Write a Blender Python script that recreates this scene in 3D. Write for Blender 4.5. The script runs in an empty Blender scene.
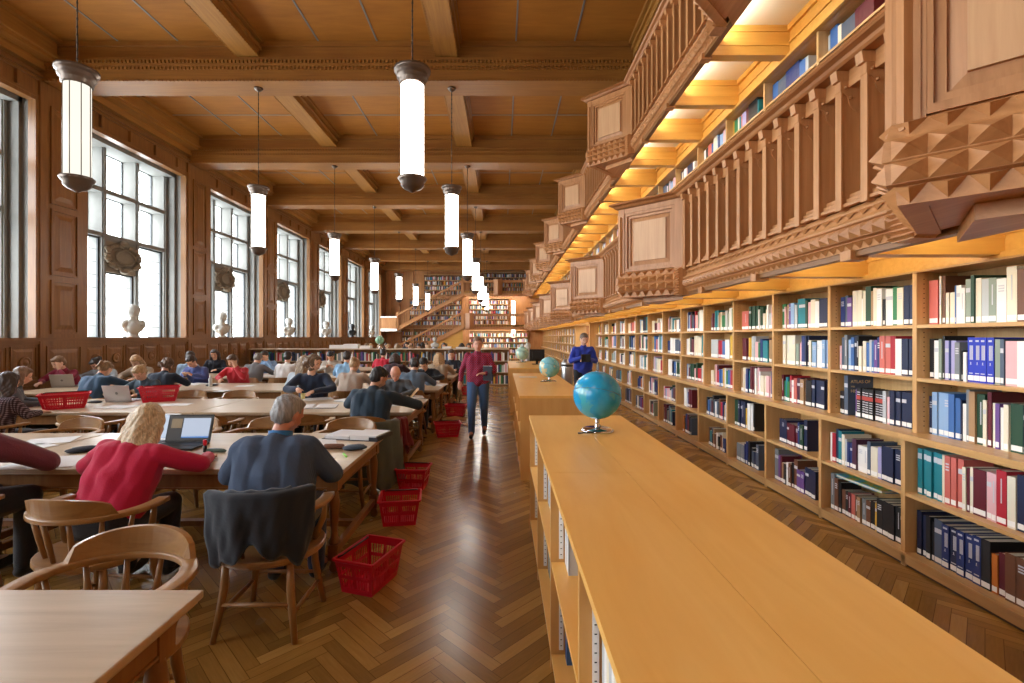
import bpy, bmesh, math, random
from mathutils import Vector, Matrix
R = math.radians
PI = math.pi
rnd = random.Random(7)
sc = bpy.context.scene
COL = sc.collection
H = 1.68            # eye height above the floor
F = 483.0           # focal length in pixels of the 1024 px wide frame

# ---------------------------------------------------------------- camera, world, exposure
cam_d = bpy.data.cameras.new('camera')
cam = bpy.data.objects.new('camera', cam_d)
COL.objects.link(cam)
sc.camera = cam
cam.location = (0, 0, H)
cam.rotation_euler = (R(90), 0, 0)
cam_d.sensor_fit = 'HORIZONTAL'
cam_d.sensor_width = 36.0
cam_d.lens = 36.0 * F / 1024
cam_d.shift_x = 10.0 / 1024
cam_d.shift_y = -4.5 / 1024
cam_d.clip_start = 0.05
cam_d.clip_end = 300

sc.view_settings.view_transform = 'Standard'
sc.view_settings.look = 'None'
sc.view_settings.gamma = 1
sc.view_settings.use_curve_mapping = False
sc.view_settings.exposure = 1.5
try:
    sc.cycles.use_denoising = True
    sc.cycles.max_bounces = 8
    sc.cycles.diffuse_bounces = 5
    sc.cycles.glossy_bounces = 3
    sc.cycles.transmission_bounces = 6
    sc.cycles.transparent_max_bounces = 8
    sc.cycles.sample_clamp_indirect = 6
    sc.cycles.caustics_reflective = False
    sc.cycles.caustics_refractive = False
except Exception:
    pass

world = bpy.data.worlds.new('overcast_sky')
sc.world = world
world.use_nodes = True
wn = world.node_tree.nodes
wl = world.node_tree.links
wn.clear()
wo = wn.new('ShaderNodeOutputWorld')
wb = wn.new('ShaderNodeBackground')
wb.inputs['Strength'].default_value = 7.5
wt = wn.new('ShaderNodeTexCoord')
ws = wn.new('ShaderNodeSeparateXYZ')
wr = wn.new('ShaderNodeValToRGB')
wl.new(wt.outputs['Generated'], ws.inputs[0])
wl.new(ws.outputs['Z'], wr.inputs[0])
wr.color_ramp.elements[0].position = 0.0
wr.color_ramp.elements[0].color = (0.62, 0.68, 0.70, 1)
wr.color_ramp.elements[1].position = 0.35
wr.color_ramp.elements[1].color = (0.90, 0.95, 1.0, 1)
wl.new(wr.outputs[0], wb.inputs['Color'])
wl.new(wb.outputs[0], wo.inputs[0])

def area_light(name, loc, rot, sx, sy, power, color, portal=False, spread=180):
    d = bpy.data.lights.new(name, 'AREA')
    d.shape = 'RECTANGLE'; d.size = sx; d.size_y = sy
    d.energy = power; d.color = color
    d.spread = R(spread)
    if portal:
        d.cycles.is_portal = True
    o = bpy.data.objects.new(name, d)
    COL.objects.link(o)
    o.location = loc; o.rotation_euler = rot
    return o

# ---------------------------------------------------------------- layout constants
P = 4.37                      # rhythm of beams, windows, lamps and gallery bays
XW = -8.9                     # face of the panelled window wall
XG = -9.80                    # glass plane
XB = 3.04                     # upper bookcase front
XB2 = 2.955                   # lower bookcase front
XR = 3.36                     # wall behind the bookcases
Y0, Y1 = -7.6, 37.0           # back and end walls
ZC = 7.39                     # ceiling panels
ZB = 6.62                     # underside of the cross beams
BEAM_Y = [9.6 + P * k for k in range(-4, 7)]
WIN_Y = [11.95 + P * k for k in range(-4, 6)]   # window centres

# window daylight enters through these openings
for i, wy in enumerate(WIN_Y):
    if wy < Y1:
        area_light('window_portal', (XG - 0.15, wy, 3.95), (0, R(-90), 0), 4.6, 3.2, 1, (1, 1, 1), portal=True)
# strip lamps fixed behind the two gallery fascias
WARM = (1.0, 0.92, 0.74)
for lvl, zz in ((0, 2.40), (1, 4.90)):
    for k in range(-1, 8):
        yy = 2.0 + P * k
        area_light('gallery_strip_lamp', (2.31, yy, zz - 0.035), (0, R(-118), 0), 0.08, 4.1, 9 if lvl == 0 else 9, WARM)

# ---------------------------------------------------------------- materials
MATS = {}
def newmat(name):
    m = bpy.data.materials.new(name)
    m.use_nodes = True
    nt = m.node_tree
    b = nt.nodes['Principled BSDF']
    MATS[name] = m
    return m, nt, b
def rgb(c):
    if isinstance(c, str):
        c = c.lstrip('#')
        c = [int(c[i:i+2], 16) / 255 for i in (0, 2, 4)]
        c = [(v / 12.92 if v <= 0.04045 else ((v + 0.055) / 1.055) ** 2.4) for v in c]
    return (c[0], c[1], c[2], 1)
def plain(name, c, rough=0.6, metal=0, noise=0.0, nscale=30, bump=0.0, sheen=0, coat=0):
    m, nt, b = newmat(name)
    c = rgb(c)
    b.inputs['Roughness'].default_value = rough
    b.inputs['Metallic'].default_value = metal
    if sheen:
        b.inputs['Sheen Weight'].default_value = sheen
    if coat:
        b.inputs['Coat Weight'].default_value = coat
    tc = nt.nodes.new('ShaderNodeTexCoord')
    n = nt.nodes.new('ShaderNodeTexNoise'); n.inputs['Scale'].default_value = nscale
    n.inputs['Detail'].default_value = 3
    nt.links.new(tc.outputs['Object'], n.inputs['Vector'])
    r = nt.nodes.new('ShaderNodeValToRGB')
    k = noise
    r.color_ramp.elements[0].color = (c[0]*(1-k), c[1]*(1-k), c[2]*(1-k), 1)
    r.color_ramp.elements[1].color = (min(1, c[0]*(1+k)), min(1, c[1]*(1+k)), min(1, c[2]*(1+k)), 1)
    nt.links.new(n.outputs[0], r.inputs[0])
    nt.links.new(r.outputs[0], b.inputs['Base Color'])
    if bump:
        bp = nt.nodes.new('ShaderNodeBump'); bp.inputs['Strength'].default_value = bump
        bp.inputs['Distance'].default_value = 0.01
        nt.links.new(n.outputs[0], bp.inputs['Height'])
        nt.links.new(bp.outputs[0], b.inputs['Normal'])
    return m
def wood(name, c1, c2, axis=1, rough=0.45, fine=22, coat=0.0, spec=0.5, bump=0.08):
    m, nt, b = newmat(name)
    tc = nt.nodes.new('ShaderNodeTexCoord')
    mp = nt.nodes.new('ShaderNodeMapping')
    s = [fine, fine, fine]; s[axis] = 1.3
    mp.inputs['Scale'].default_value = s
    nt.links.new(tc.outputs['Object'], mp.inputs['Vector'])
    n = nt.nodes.new('ShaderNodeTexNoise'); n.inputs['Scale'].default_value = 1.0
    n.inputs['Detail'].default_value = 5; n.inputs['Roughness'].default_value = 0.6
    n.inputs['Distortion'].default_value = 0.6
    nt.links.new(mp.outputs[0], n.inputs['Vector'])
    n2 = nt.nodes.new('ShaderNodeTexNoise'); n2.inputs['Scale'].default_value = 1.1
    nt.links.new(tc.outputs['Object'], n2.inputs['Vector'])
    ad = nt.nodes.new('ShaderNodeMath'); ad.operation = 'MULTIPLY_ADD'
    ad.inputs[1].default_value = 0.6; 
    nt.links.new(n.outputs[0], ad.inputs[0])
    m2 = nt.nodes.new('ShaderNodeMath'); m2.operation = 'MULTIPLY'; m2.inputs[1].default_value = 0.4
    nt.links.new(n2.outputs[0], m2.inputs[0])
    nt.links.new(m2.outputs[0], ad.inputs[2])
    r = nt.nodes.new('ShaderNodeValToRGB')
    r.color_ramp.elements[0].position = 0.32; r.color_ramp.elements[0].color = rgb(c1)
    r.color_ramp.elements[1].position = 0.68; r.color_ramp.elements[1].color = rgb(c2)
    nt.links.new(ad.outputs[0], r.inputs[0])
    nt.links.new(r.outputs[0], b.inputs['Base Color'])
    b.inputs['Roughness'].default_value = rough
    b.inputs['Specular IOR Level'].default_value = spec
    if coat:
        b.inputs['Coat Weight'].default_value = coat
        b.inputs['Coat Roughness'].default_value = 0.15
    bp = nt.nodes.new('ShaderNodeBump'); bp.inputs['Strength'].default_value = bump
    bp.inputs['Distance'].default_value = 0.004
    nt.links.new(n.outputs[0], bp.inputs['Height'])
    nt.links.new(bp.outputs[0], b.inputs['Normal'])
    return m
def emis(name, c, strength):
    m, nt, b = newmat(name)
    b.inputs['Base Color'].default_value = (0.02, 0.02, 0.02, 1)
    b.inputs['Emission Color'].default_value = rgb(c)
    b.inputs['Emission Strength'].default_value = strength
    return m

W_ceil = wood('ceiling oak', '835422', 'a46f2f', axis=0, rough=0.5)
W_ceil_y = wood('ceiling oak lengthwise', '8b5b26', 'ae7b37', axis=1, rough=0.5)
W_panel = wood('ceiling panel wood', '955d1c', 'ad7126', axis=0, rough=0.6, fine=8)
W_wall = wood('dark wall oak', '714823', '946635', axis=2, rough=0.4)
W_wall_y = wood('dark wall oak lengthwise', '714823', '946635', axis=1, rough=0.4)
W_gal = wood('gallery oak upright', 'a26b3d', 'c9925f', axis=2, rough=0.45)
W_rail = wood('handrail oak', '8c5630', 'ae7848', axis=1, rough=0.35)
W_galp = wood('gallery panel oak', 'bf8f64', 'd9ae82', axis=2, rough=0.45)
W_gal_y = wood('gallery oak lengthwise', 'a26b3d', 'c9925f', axis=1, rough=0.45)
W_case = wood('bookcase oak upright', 'bd9058', 'd8b078', axis=2, rough=0.4)
W_case_y = wood('bookcase oak lengthwise', 'bd9058', 'dab27a', axis=1, rough=0.35)
W_soff = wood('soffit beam oak', 'cf9a45', 'e3b45e', axis=0, rough=0.4)
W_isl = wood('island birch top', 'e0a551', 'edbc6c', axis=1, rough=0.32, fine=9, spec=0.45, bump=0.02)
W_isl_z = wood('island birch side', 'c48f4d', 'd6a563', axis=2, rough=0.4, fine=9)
W_tab = wood('reading table oak', 'ae977b', 'cdb698', axis=0, rough=0.3, fine=16, spec=0.6)  # window glare put into the colour: paler and greyer than the legs
W_tableg = wood('reading table leg oak', '7b5029', '9a6c3d', axis=2, rough=0.35)
W_chair = wood('chair oak', '7d5631', 'a57c4c', axis=2, rough=0.3, fine=16)
W_chair_x = wood('chair rail oak', '80582f', 'ab8250', axis=0, rough=0.28, fine=16)
W_dark = wood('stained dark wood', '3a2413', '50331c', axis=1, rough=0.5)
PLASTER = plain('white plaster', 'f2ece0', 0.8, noise=0.02)
STONE = plain('window stone', '7b7a76', 0.85, noise=0.10, nscale=6, bump=0.2)
STONE_D = plain('carved stone', '857968', 0.85, noise=0.15, nscale=14, bump=0.3)
LEAD = plain('dark lead', '3b3e40', 0.5, 0.3)
STRIP = plain('grey joint strip', '8b8f90', 0.45, 0.4)
BRONZE = plain('lamp bronze', '6e6158', 0.35, 0.75, noise=0.12, nscale=20)
CHAIN = plain('lamp chain', '4a4038', 0.4, 0.8)
MARBLE = plain('white marble', 'b3b1aa', 0.5, noise=0.05, nscale=8)
DARKBR = plain('dark bronze', '2b2c2e', 0.4, 0.6)
RED = plain('red plastic', 'c8102e', 0.35)
RED.node_tree.nodes['Principled BSDF'].inputs['Subsurface Weight'].default_value = 0.0
BLACK = plain('black plastic', '141414', 0.45)
PAPER = plain('white paper', 'eceae6', 0.7, noise=0.03, nscale=60)
PAPERB = plain('printed paper', 'd9d9da', 0.7, noise=0.12, nscale=180)
STEEL = plain('brushed steel', 'a7a8aa', 0.3, 0.9)
CHROME = plain('chrome', 'd5d6d8', 0.12, 1.0)
SILVER = plain('silver laptop shell', 'b9b9bb', 0.35, 0.6)
LAMP = emis('lamp glass lit', 'fffaf0', 8.5)
LAMP_DIM = emis('lamp glass dim', 'fbf6e6', 0.40)
SCREEN = emis('laptop screen lit', 'cfdcf2', .26)
SCREEND = emis('laptop screen dark side', '3a3330', 0.12)

glass, gnt, gb = newmat('window glass')
gb.inputs['Base Color'].default_value = (1, 1, 1, 1)
gb.inputs['Roughness'].default_value = 0.0
tr = gnt.nodes.new('ShaderNodeBsdfTransparent')
gl = gnt.nodes.new('ShaderNodeBsdfGlossy'); gl.inputs['Roughness'].default_value = 0.02
mx = gnt.nodes.new('ShaderNodeMixShader'); mx.inputs[0].default_value = 0.05
gnt.links.new(tr.outputs[0], mx.inputs[1]); gnt.links.new(gl.outputs[0], mx.inputs[2])
gnt.links.new(mx.outputs[0], gnt.nodes['Material Output'].inputs['Surface'])

# herringbone parquet: every block gets its own tone and grain
def herringbone():
    m, nt, b = newmat('herringbone parquet')
    N = nt.nodes; L = nt.links
    def math_(op, a, bb=None, c=None):
        n = N.new('ShaderNodeMath'); n.operation = op
        for i, v in enumerate((a, bb, c)):
            if v is None: continue
            if isinstance(v, (int, float)): n.inputs[i].default_value = v
            else: L.new(v, n.inputs[i])
        return n.outputs[0]
    w, n_ = 0.073, 6
    tc = N.new('ShaderNodeTexCoord'); sx = N.new('ShaderNodeSeparateXYZ')
    L.new(tc.outputs['Object'], sx.inputs[0])
    k = 1 / (math.sqrt(2) * w)
    u = math_('MULTIPLY', math_('ADD', sx.outputs[0], sx.outputs[1]), k)
    v = math_('MULTIPLY', math_('SUBTRACT', sx.outputs[1], sx.outputs[0]), k)
    i = math_('FLOOR', u); j = math_('FLOOR', v)
    d = math_('FLOORED_MODULO', math_('SUBTRACT', i, j), 2 * n_)
    hor = math_('LESS_THAN', d, n_ - 0.5)
    ver = math_('SUBTRACT', 1, hor)
    hi = math_('SUBTRACT', i, d)
    dv = math_('SUBTRACT', 2 * n_ - 1, d)
    vj = math_('SUBTRACT', j, dv)
    idx = math_('ADD', math_('MULTIPLY', hor, hi), math_('MULTIPLY', ver, i))
    idy = math_('ADD', math_('MULTIPLY', hor, j), math_('MULTIPLY', ver, vj))
    cx = N.new('ShaderNodeCombineXYZ')
    L.new(idx, cx.inputs[0]); L.new(idy, cx.inputs[1]); L.new(hor, cx.inputs[2])
    wn_ = N.new('ShaderNodeTexWhiteNoise'); wn_.noise_dimensions = '3D'
    L.new(cx.outputs[0], wn_.inputs['Vector'])
    # position across and along the block
    fu = math_('SUBTRACT', u, i); fv = math_('SUBTRACT', v, j)
    across = math_('ADD', math_('MULTIPLY', hor, fv), math_('MULTIPLY', ver, fu))
    alu = math_('SUBTRACT', u, hi); alv = math_('SUBTRACT', v, vj)
    along = math_('ADD', math_('MULTIPLY', hor, alu), math_('MULTIPLY', ver, alv))
    e1 = math_('MINIMUM', across, math_('SUBTRACT', 1, across))
    e2 = math_('MINIMUM', along, math_('SUBTRACT', n_, along))
    e = math_('MINIMUM', e1, e2)
    line = math_('GREATER_THAN', e, 0.025)
    g = N.new('ShaderNodeCombineXYZ')
    L.new(math_('MULTIPLY', across, 3.0), g.inputs[0]); L.new(math_('MULTIPLY', along, 0.25), g.inputs[1])
    L.new(math_('MULTIPLY', wn_.outputs[0], 90), g.inputs[2])
    gn = N.new('ShaderNodeTexNoise'); gn.inputs['Scale'].default_value = 2.2; gn.inputs['Detail'].default_value = 4
    L.new(g.outputs[0], gn.inputs['Vector'])
    tone = math_('ADD', math_('MULTIPLY', wn_.outputs[0], 0.62), math_('MULTIPLY', gn.outputs[0], 0.38))
    r = N.new('ShaderNodeValToRGB')
    r.color_ramp.elements[0].position = 0.12; r.color_ramp.elements[0].color = rgb('7c5928')
    r.color_ramp.elements[1].position = 0.92; r.color_ramp.elements[1].color = rgb('b88f4e')
    el = r.color_ramp.elements.new(0.5); el.color = rgb('9a7237')
    L.new(tone, r.inputs[0])
    mix = N.new('ShaderNodeMix'); mix.data_type = 'RGBA'
    L.new(line, mix.inputs[0]); mix.inputs[6].default_value = rgb('644319'); L.new(r.outputs[0], mix.inputs[7])
    L.new(mix.outputs[2], b.inputs['Base Color'])
    b.inputs['Roughness'].default_value = 0.24
    b.inputs['Specular IOR Level'].default_value = 0.36
    nn = N.new('ShaderNodeTexNoise'); nn.inputs['Scale'].default_value = 3; L.new(tc.outputs['Object'], nn.inputs['Vector'])
    L.new(math_('MULTIPLY_ADD', nn.outputs[0], 0.14, 0.17), b.inputs['Roughness'])
    bp = N.new('ShaderNodeBump'); bp.inputs['Strength'].default_value = 0.06; bp.inputs['Distance'].default_value = 0.002
    L.new(line, bp.inputs['Height']); L.new(bp.outputs[0], b.inputs['Normal'])
    return m
FLOORM = herringbone()

def clothmat(name, c, scale=140, bump=0.25, noise=0.12):
    return plain(name, c, 0.9, noise=noise, nscale=scale, bump=bump, sheen=0.2)
_cm = {}
def colmat(hexc, kind='cloth'):
    key = (hexc, kind)
    if key not in _cm:
        if kind == 'cloth': _cm[key] = clothmat('cloth ' + hexc, hexc)
        elif kind == 'hair':
            m, nt, b = newmat('hair ' + hexc)
            tc = nt.nodes.new('ShaderNodeTexCoord'); mp = nt.nodes.new('ShaderNodeMapping')
            mp.inputs['Scale'].default_value = (110, 110, 4)
            n = nt.nodes.new('ShaderNodeTexNoise'); n.inputs['Scale'].default_value = 1; n.inputs['Detail'].default_value = 3
            r = nt.nodes.new('ShaderNodeValToRGB'); c = rgb(hexc)
            r.color_ramp.elements[0].position = 0.3; r.color_ramp.elements[1].position = 0.7
            r.color_ramp.elements[0].color = (c[0]*.65, c[1]*.65, c[2]*.65, 1)
            r.color_ramp.elements[1].color = (min(1, c[0]*1.35), min(1, c[1]*1.35), min(1, c[2]*1.35), 1)
            nt.links.new(tc.outputs['Object'], mp.inputs[0]); nt.links.new(mp.outputs[0], n.inputs[0])
            nt.links.new(n.outputs[0], r.inputs[0]); nt.links.new(r.outputs[0], b.inputs['Base Color'])
            b.inputs['Roughness'].default_value = 0.5
            bp = nt.nodes.new('ShaderNodeBump'); bp.inputs['Strength'].default_value = 0.6; bp.inputs['Distance'].default_value = 0.006
            nt.links.new(n.outputs[0], bp.inputs['Height']); nt.links.new(bp.outputs[0], b.inputs['Normal'])
            _cm[key] = m
        elif kind == 'skin':
            m = plain('skin ' + hexc, hexc, 0.5, noise=0.06, nscale=12)
            m.node_tree.nodes['Principled BSDF'].inputs['Subsurface Weight'].default_value = 0.08
            m.node_tree.nodes['Principled BSDF'].inputs['Subsurface Radius'].default_value = (0.02, 0.008, 0.004)
            _cm[key] = m
        elif kind == 'book': _cm[key] = plain('book ' + hexc, hexc, 0.45, noise=0.05, nscale=9)
        else: _cm[key] = plain('plastic ' + hexc, hexc, 0.35)
    return _cm[key]

# ---------------------------------------------------------------- mesh builder
class MB:
    def __init__(s):
        s.v = []; s.f = []; s.m = []; s.sm = []
    def add(s, vs, fs, m=0, smooth=False, M=None):
        o = len(s.v)
        if M is not None: vs = [M @ Vector(p) for p in vs]
        s.v += [tuple(p) for p in vs]
        for f in fs:
            s.f.append([o + i for i in f]); s.m.append(m); s.sm.append(smooth)
    def box(s, x0, x1, y0, y1, z0, z1, m=0, M=None):
        if x0 > x1: x0, x1 = x1, x0
        if y0 > y1: y0, y1 = y1, y0
        if z0 > z1: z0, z1 = z1, z0
        s.add([(x0,y0,z0),(x1,y0,z0),(x1,y1,z0),(x0,y1,z0),(x0,y0,z1),(x1,y0,z1),(x1,y1,z1),(x0,y1,z1)],
              [(0,3,2,1),(4,5,6,7),(0,1,5,4),(1,2,6,5),(2,3,7,6),(3,0,4,7)], m, False, M)
    def tube(s, pts, rad, n=10, m=0, smooth=True, cap=True, M=None, flat=1.0):
        pts = [Vector(p) for p in pts]
        if not hasattr(rad, '__len__'): rad = [rad] * len(pts)
        vs = []; fs = []
        up0 = None
        for i, p in enumerate(pts):
            if i == 0: d = pts[1] - p
            elif i == len(pts) - 1: d = p - pts[-2]
            else: d = pts[i+1] - pts[i-1]
            d.normalize()
            ref = Vector((0, 0, 1)) if abs(d.z) < 0.95 else Vector((0, 1, 0))
            a = d.cross(ref).normalized()
            if up0 is not None and a.dot(up0) < 0 and abs(d.z) < 0.95 : a = a
            b = a.cross(d).normalized()
            for k in range(n):
                t = 2 * PI * k / n
                vs.append(p + (a * math.cos(t) + b * math.sin(t) * flat) * rad[i])
        for i in range(len(pts) - 1):
            for k in range(n):
                k2 = (k + 1) % n
                fs.append((i*n+k, i*n+k2, (i+1)*n+k2, (i+1)*n+k))
        s.add(vs, fs, m, smooth, M)
        if cap:
            o = len(s.v) - len(vs)
            s.f.append([o + k for k in range(n)][::-1]); s.m.append(m); s.sm.append(False)
            s.f.append([o + (len(pts)-1)*n + k for k in range(n)]); s.m.append(m); s.sm.append(False)
    def lathe(s, prof, c=(0, 0, 0), n=16, m=0, smooth=True, M=None):
        vs = []; fs = []
        for (r, z) in prof:
            for k in range(n):
                t = 2 * PI * k / n
                vs.append((c[0] + r * math.cos(t), c[1] + r * math.sin(t), c[2] + z))
        for i in range(len(prof) - 1):
            for k in range(n):
                k2 = (k + 1) % n
                fs.append((i*n+k, i*n+k2, (i+1)*n+k2, (i+1)*n+k))
        o = len(s.v)
        s.add(vs, fs, m, smooth, M)
        s.f.append([o + k for k in range(n)][::-1]); s.m.append(m); s.sm.append(False)
        s.f.append([o + (len(prof)-1)*n + k for k in range(n)]); s.m.append(m); s.sm.append(False)
    def sphere(s, c, r, n=12, m=0, M=None):
        if not hasattr(r, '__len__'): r = (r, r, r)
        vs = []; fs = []
        k = n // 2
        for i in range(1, k):
            a = PI * i / k
            for j in range(n):
                t = 2 * PI * j / n
                vs.append((c[0] + r[0]*math.sin(a)*math.cos(t), c[1] + r[1]*math.sin(a)*math.sin(t), c[2] + r[2]*math.cos(a)))
        top = len(vs); vs.append((c[0], c[1], c[2] + r[2])); bot = len(vs); vs.append((c[0], c[1], c[2] - r[2]))
        for i in range(k - 2):
            for j in range(n):
                j2 = (j + 1) % n
                fs.append((i*n+j, (i+1)*n+j, (i+1)*n+j2, i*n+j2))
        for j in range(n):
            j2 = (j + 1) % n
            fs.append((top, j, j2)); fs.append((bot, (k-2)*n+j2, (k-2)*n+j))
        s.add(vs, fs, m, True, M)
    def capsule(s, p0, p1, r0, r1, n=12, m=0, M=None):
        p0 = Vector(p0); p1 = Vector(p1); d = (p1 - p0)
        L = d.length
        d = d / L if L > 1e-6 else Vector((0, 0, 1))
        pts = []; rad = []
        for a in (80, 55, 25):
            pts.append(p0 - d * r0 * math.sin(R(a))); rad.append(r0 * math.cos(R(a)))
        pts.append(p0); rad.append(r0)
        if L > 1e-6: pts.append(p1); rad.append(r1)
        for a in (25, 55, 80):
            pts.append(p1 + d * r1 * math.sin(R(a))); rad.append(r1 * math.cos(R(a)))
        s.tube(pts, rad, n, m, M=M)
    def prism(s, poly, h0, h1, axis='z', m=0, M=None):
        n = len(poly)
        def mk(a, b, h):
            return {'z': (a, b, h), 'x': (h, a, b), 'y': (a, h, b)}[axis]
        vs = [mk(a, b, h0) for a, b in poly] + [mk(a, b, h1) for a, b in poly]
        fs = [tuple(range(n))[::-1], tuple(range(n, 2*n))] + [(i, (i+1) % n, n+(i+1) % n, n+i) for i in range(n)]
        s.add(vs, fs, m, False, M)
    def sweep(s, path, prof, m=0, cap=True):
        """carry a closed profile of (outward offset, z) along a plan polyline with mitred corners; outward = left of travel"""
        n = len(prof); vs = []
        for i, p in enumerate(path):
            p = Vector(p)
            if i > 0: d0 = (p - Vector(path[i-1])).normalized()
            if i < len(path) - 1: d1 = (Vector(path[i+1]) - p).normalized()
            if i == 0: d0 = d1
            if i == len(path) - 1: d1 = d0
            n0 = Vector((-d0.y, d0.x)); n1 = Vector((-d1.y, d1.x))
            b = (n0 + n1)
            b.normalize()
            k = 1 / max(0.3, b.dot(n0))
            for (o, z) in prof:
                q = p + b * (o * k)
                vs.append((q.x, q.y, z))
        fs = []
        for i in range(len(path) - 1):
            for j in range(n):
                j2 = (j + 1) % n
                fs.append((i*n+j, i*n+j2, (i+1)*n+j2, (i+1)*n+j))
        if cap:
            fs.append(tuple(range(n))[::-1]); fs.append(tuple((len(path)-1)*n + j for j in range(n)))
        s.add(vs, fs, m)
    def teeth(s, a, b, out, z0, z1, step, depth, m=0, tri=False, lean=0.0):
        """row of carved pyramids (or triangular teeth) on the face from plan point a to b"""
        a = Vector(a); b = Vector(b); L = (b - a).length
        n = max(1, round(L / step)); d = (b - a) / n
        nn = Vector((-(b-a).y, (b-a).x)).normalized()
        for i in range(n):
            p = a + d * i; q = p + d
            c = (p + q) / 2 + nn * (out + depth)
            o0 = nn * out; o1 = nn * (out + lean)
            zc = (z0 + z1) / 2
            if tri:
                vs = [(p.x+o1.x, p.y+o1.y, z1), (q.x+o1.x, q.y+o1.y, z1), ((p.x+q.x)/2+o0.x, (p.y+q.y)/2+o0.y, z0),
                      (c.x, c.y, z1 - (z1-z0)*0.3)]
                s.add(vs, [(0, 1, 3), (1, 2, 3), (2, 0, 3)], m)
            else:
                vs = [(p.x+o0.x, p.y+o0.y, z0), (q.x+o0.x, q.y+o0.y, z0), (q.x+o1.x, q.y+o1.y, z1), (p.x+o1.x, p.y+o1.y, z1), (c.x, c.y, zc)]
                s.add(vs, [(0, 1, 4), (1, 2, 4), (2, 3, 4), (3, 0, 4)], m)
    def mesh(s, name):
        me = bpy.data.meshes.new(name)
        me.from_pydata(s.v, [], s.f)
        me.polygons.foreach_set('material_index', s.m)
        me.polygons.foreach_set('use_smooth', s.sm)
        me.update()
        return me
    def build(s, name, mats, parent=None, fix=True):
        me = s.mesh(name)
        if fix:
            bm = bmesh.new(); bm.from_mesh(me)
            bmesh.ops.recalc_face_normals(bm, faces=bm.faces[:])
            bm.to_mesh(me); bm.free()
        if not isinstance(mats, (list, tuple)): mats = [mats]
        for mt in mats: me.materials.append(mt)
        o = bpy.data.objects.new(name, me)
        COL.objects.link(o)
        if parent is not None: o.parent = parent
        return o

def tag(o, label=None, cat=None, group=None, kind=None):
    if label: o['label'] = label
    if cat: o['category'] = cat
    if group: o['group'] = group
    if kind: o['kind'] = kind
    return o
def thing(name, label, cat, loc=(0, 0, 0), rz=0, group=None, kind=None):
    o = bpy.data.objects.new(name, None)
    o.empty_display_size = 0.1
    COL.objects.link(o)
    o.location = loc; o.rotation_euler = (0, 0, rz)
    return tag(o, label, cat, group, kind)
def copy_tree(o, parent=None):
    c = o.copy(); COL.objects.link(c); c.parent = parent
    if o.name not in KIDS: KIDS[o.name] = list(o.children)
    for ch in KIDS[o.name]: copy_tree(ch, c)
    return c
KIDS = {}
def bevel(o, w=0.004, seg=1):
    b = o.modifiers.new('bevel', 'BEVEL'); b.width = w; b.segments = seg; b.limit_method = 'ANGLE'
    return o
def px(X, Y): return (X - 502) / F * Y
ORD = ['first', 'second', 'third', 'fourth', 'fifth', 'sixth', 'seventh', 'eighth', 'ninth', 'tenth', 'eleventh', 'twelfth', 'thirteenth', 'fourteenth', 'fifteenth', 'sixteenth', 'seventeenth', 'eighteenth', 'nineteenth', 'twentieth']
def nth(i):
    return ORD[i] if i < 20 else 'twenty-' + ORD[i - 20] if i < 29 else 'thirtieth' if i == 29 else 'thirty-' + ORD[i - 30]

#@@ROOM
# ================================================================ ROOM SHELL
m = MB(); m.box(XG - 0.6, XR + 0.3, Y0, Y1, -0.12, 0.0)
tag(m.build('floor', FLOORM), kind='structure')

# ---- ceiling: thin panels above, cross beams and lengthwise beams as children
m = MB(); m.box(XG - 0.6, XR + 0.3, Y0, Y1, ZC, ZC + 0.1)
ceil = tag(m.build('ceiling', W_panel), kind='structure')
LB = [-8.72, -4.88, -1.07, 2.74]          # lengthwise beams
BW = 0.30                                 # half width of a cross beam
for by in BEAM_Y:
    m = MB()
    x0, x1 = XW, XR
    m.box(x0, x1, by - BW, by + BW, ZB, ZB + 0.26)
    m.box(x0, x1, by - BW - 0.04, by + BW + 0.04, ZB + 0.26, ZB + 0.31)
    m.box(x0, x1, by - BW - 0.015, by + BW + 0.015, ZB + 0.31, ZB + 0.37)
    m.box(x0, x1, by - BW - 0.05, by + BW + 0.05, ZB + 0.37, ZB + 0.42)
    m.box(x0, x1, by - BW + 0.05, by + BW - 0.05, ZB + 0.42, ZC)
    m.box(x0, x1, by - BW - 0.0, by + BW + 0.0, ZC - 0.10, ZC - 0.002)
    bo = m.build('cross_beam', W_ceil, ceil)
    d = MB()
    if by > 4:
        st = 0.075 if by < 20 else 0.12
        nx = int((x1 - x0) / st)
        for side in ((-1,) if by > 6 else (-1, 1)):
            for k in range(nx):
                xx = x0 + st * k
                yb = by + side * (BW + 0.015)
                d.box(xx, xx + st * 0.55, yb - 0.05 , yb + 0.05, ZB + 0.312, ZB + 0.368)
                yb = by + side * (BW)
                d.box(xx, xx + st * 0.5, yb - 0.03, yb + 0.03, ZB + 0.205, ZB + 0.258)
                d.box(xx, xx + st * 0.5, yb - 0.02, yb + 0.015, ZB - 0.018, ZB + 0.025)
        d.build('dentil_band', W_ceil, bo)
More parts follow.
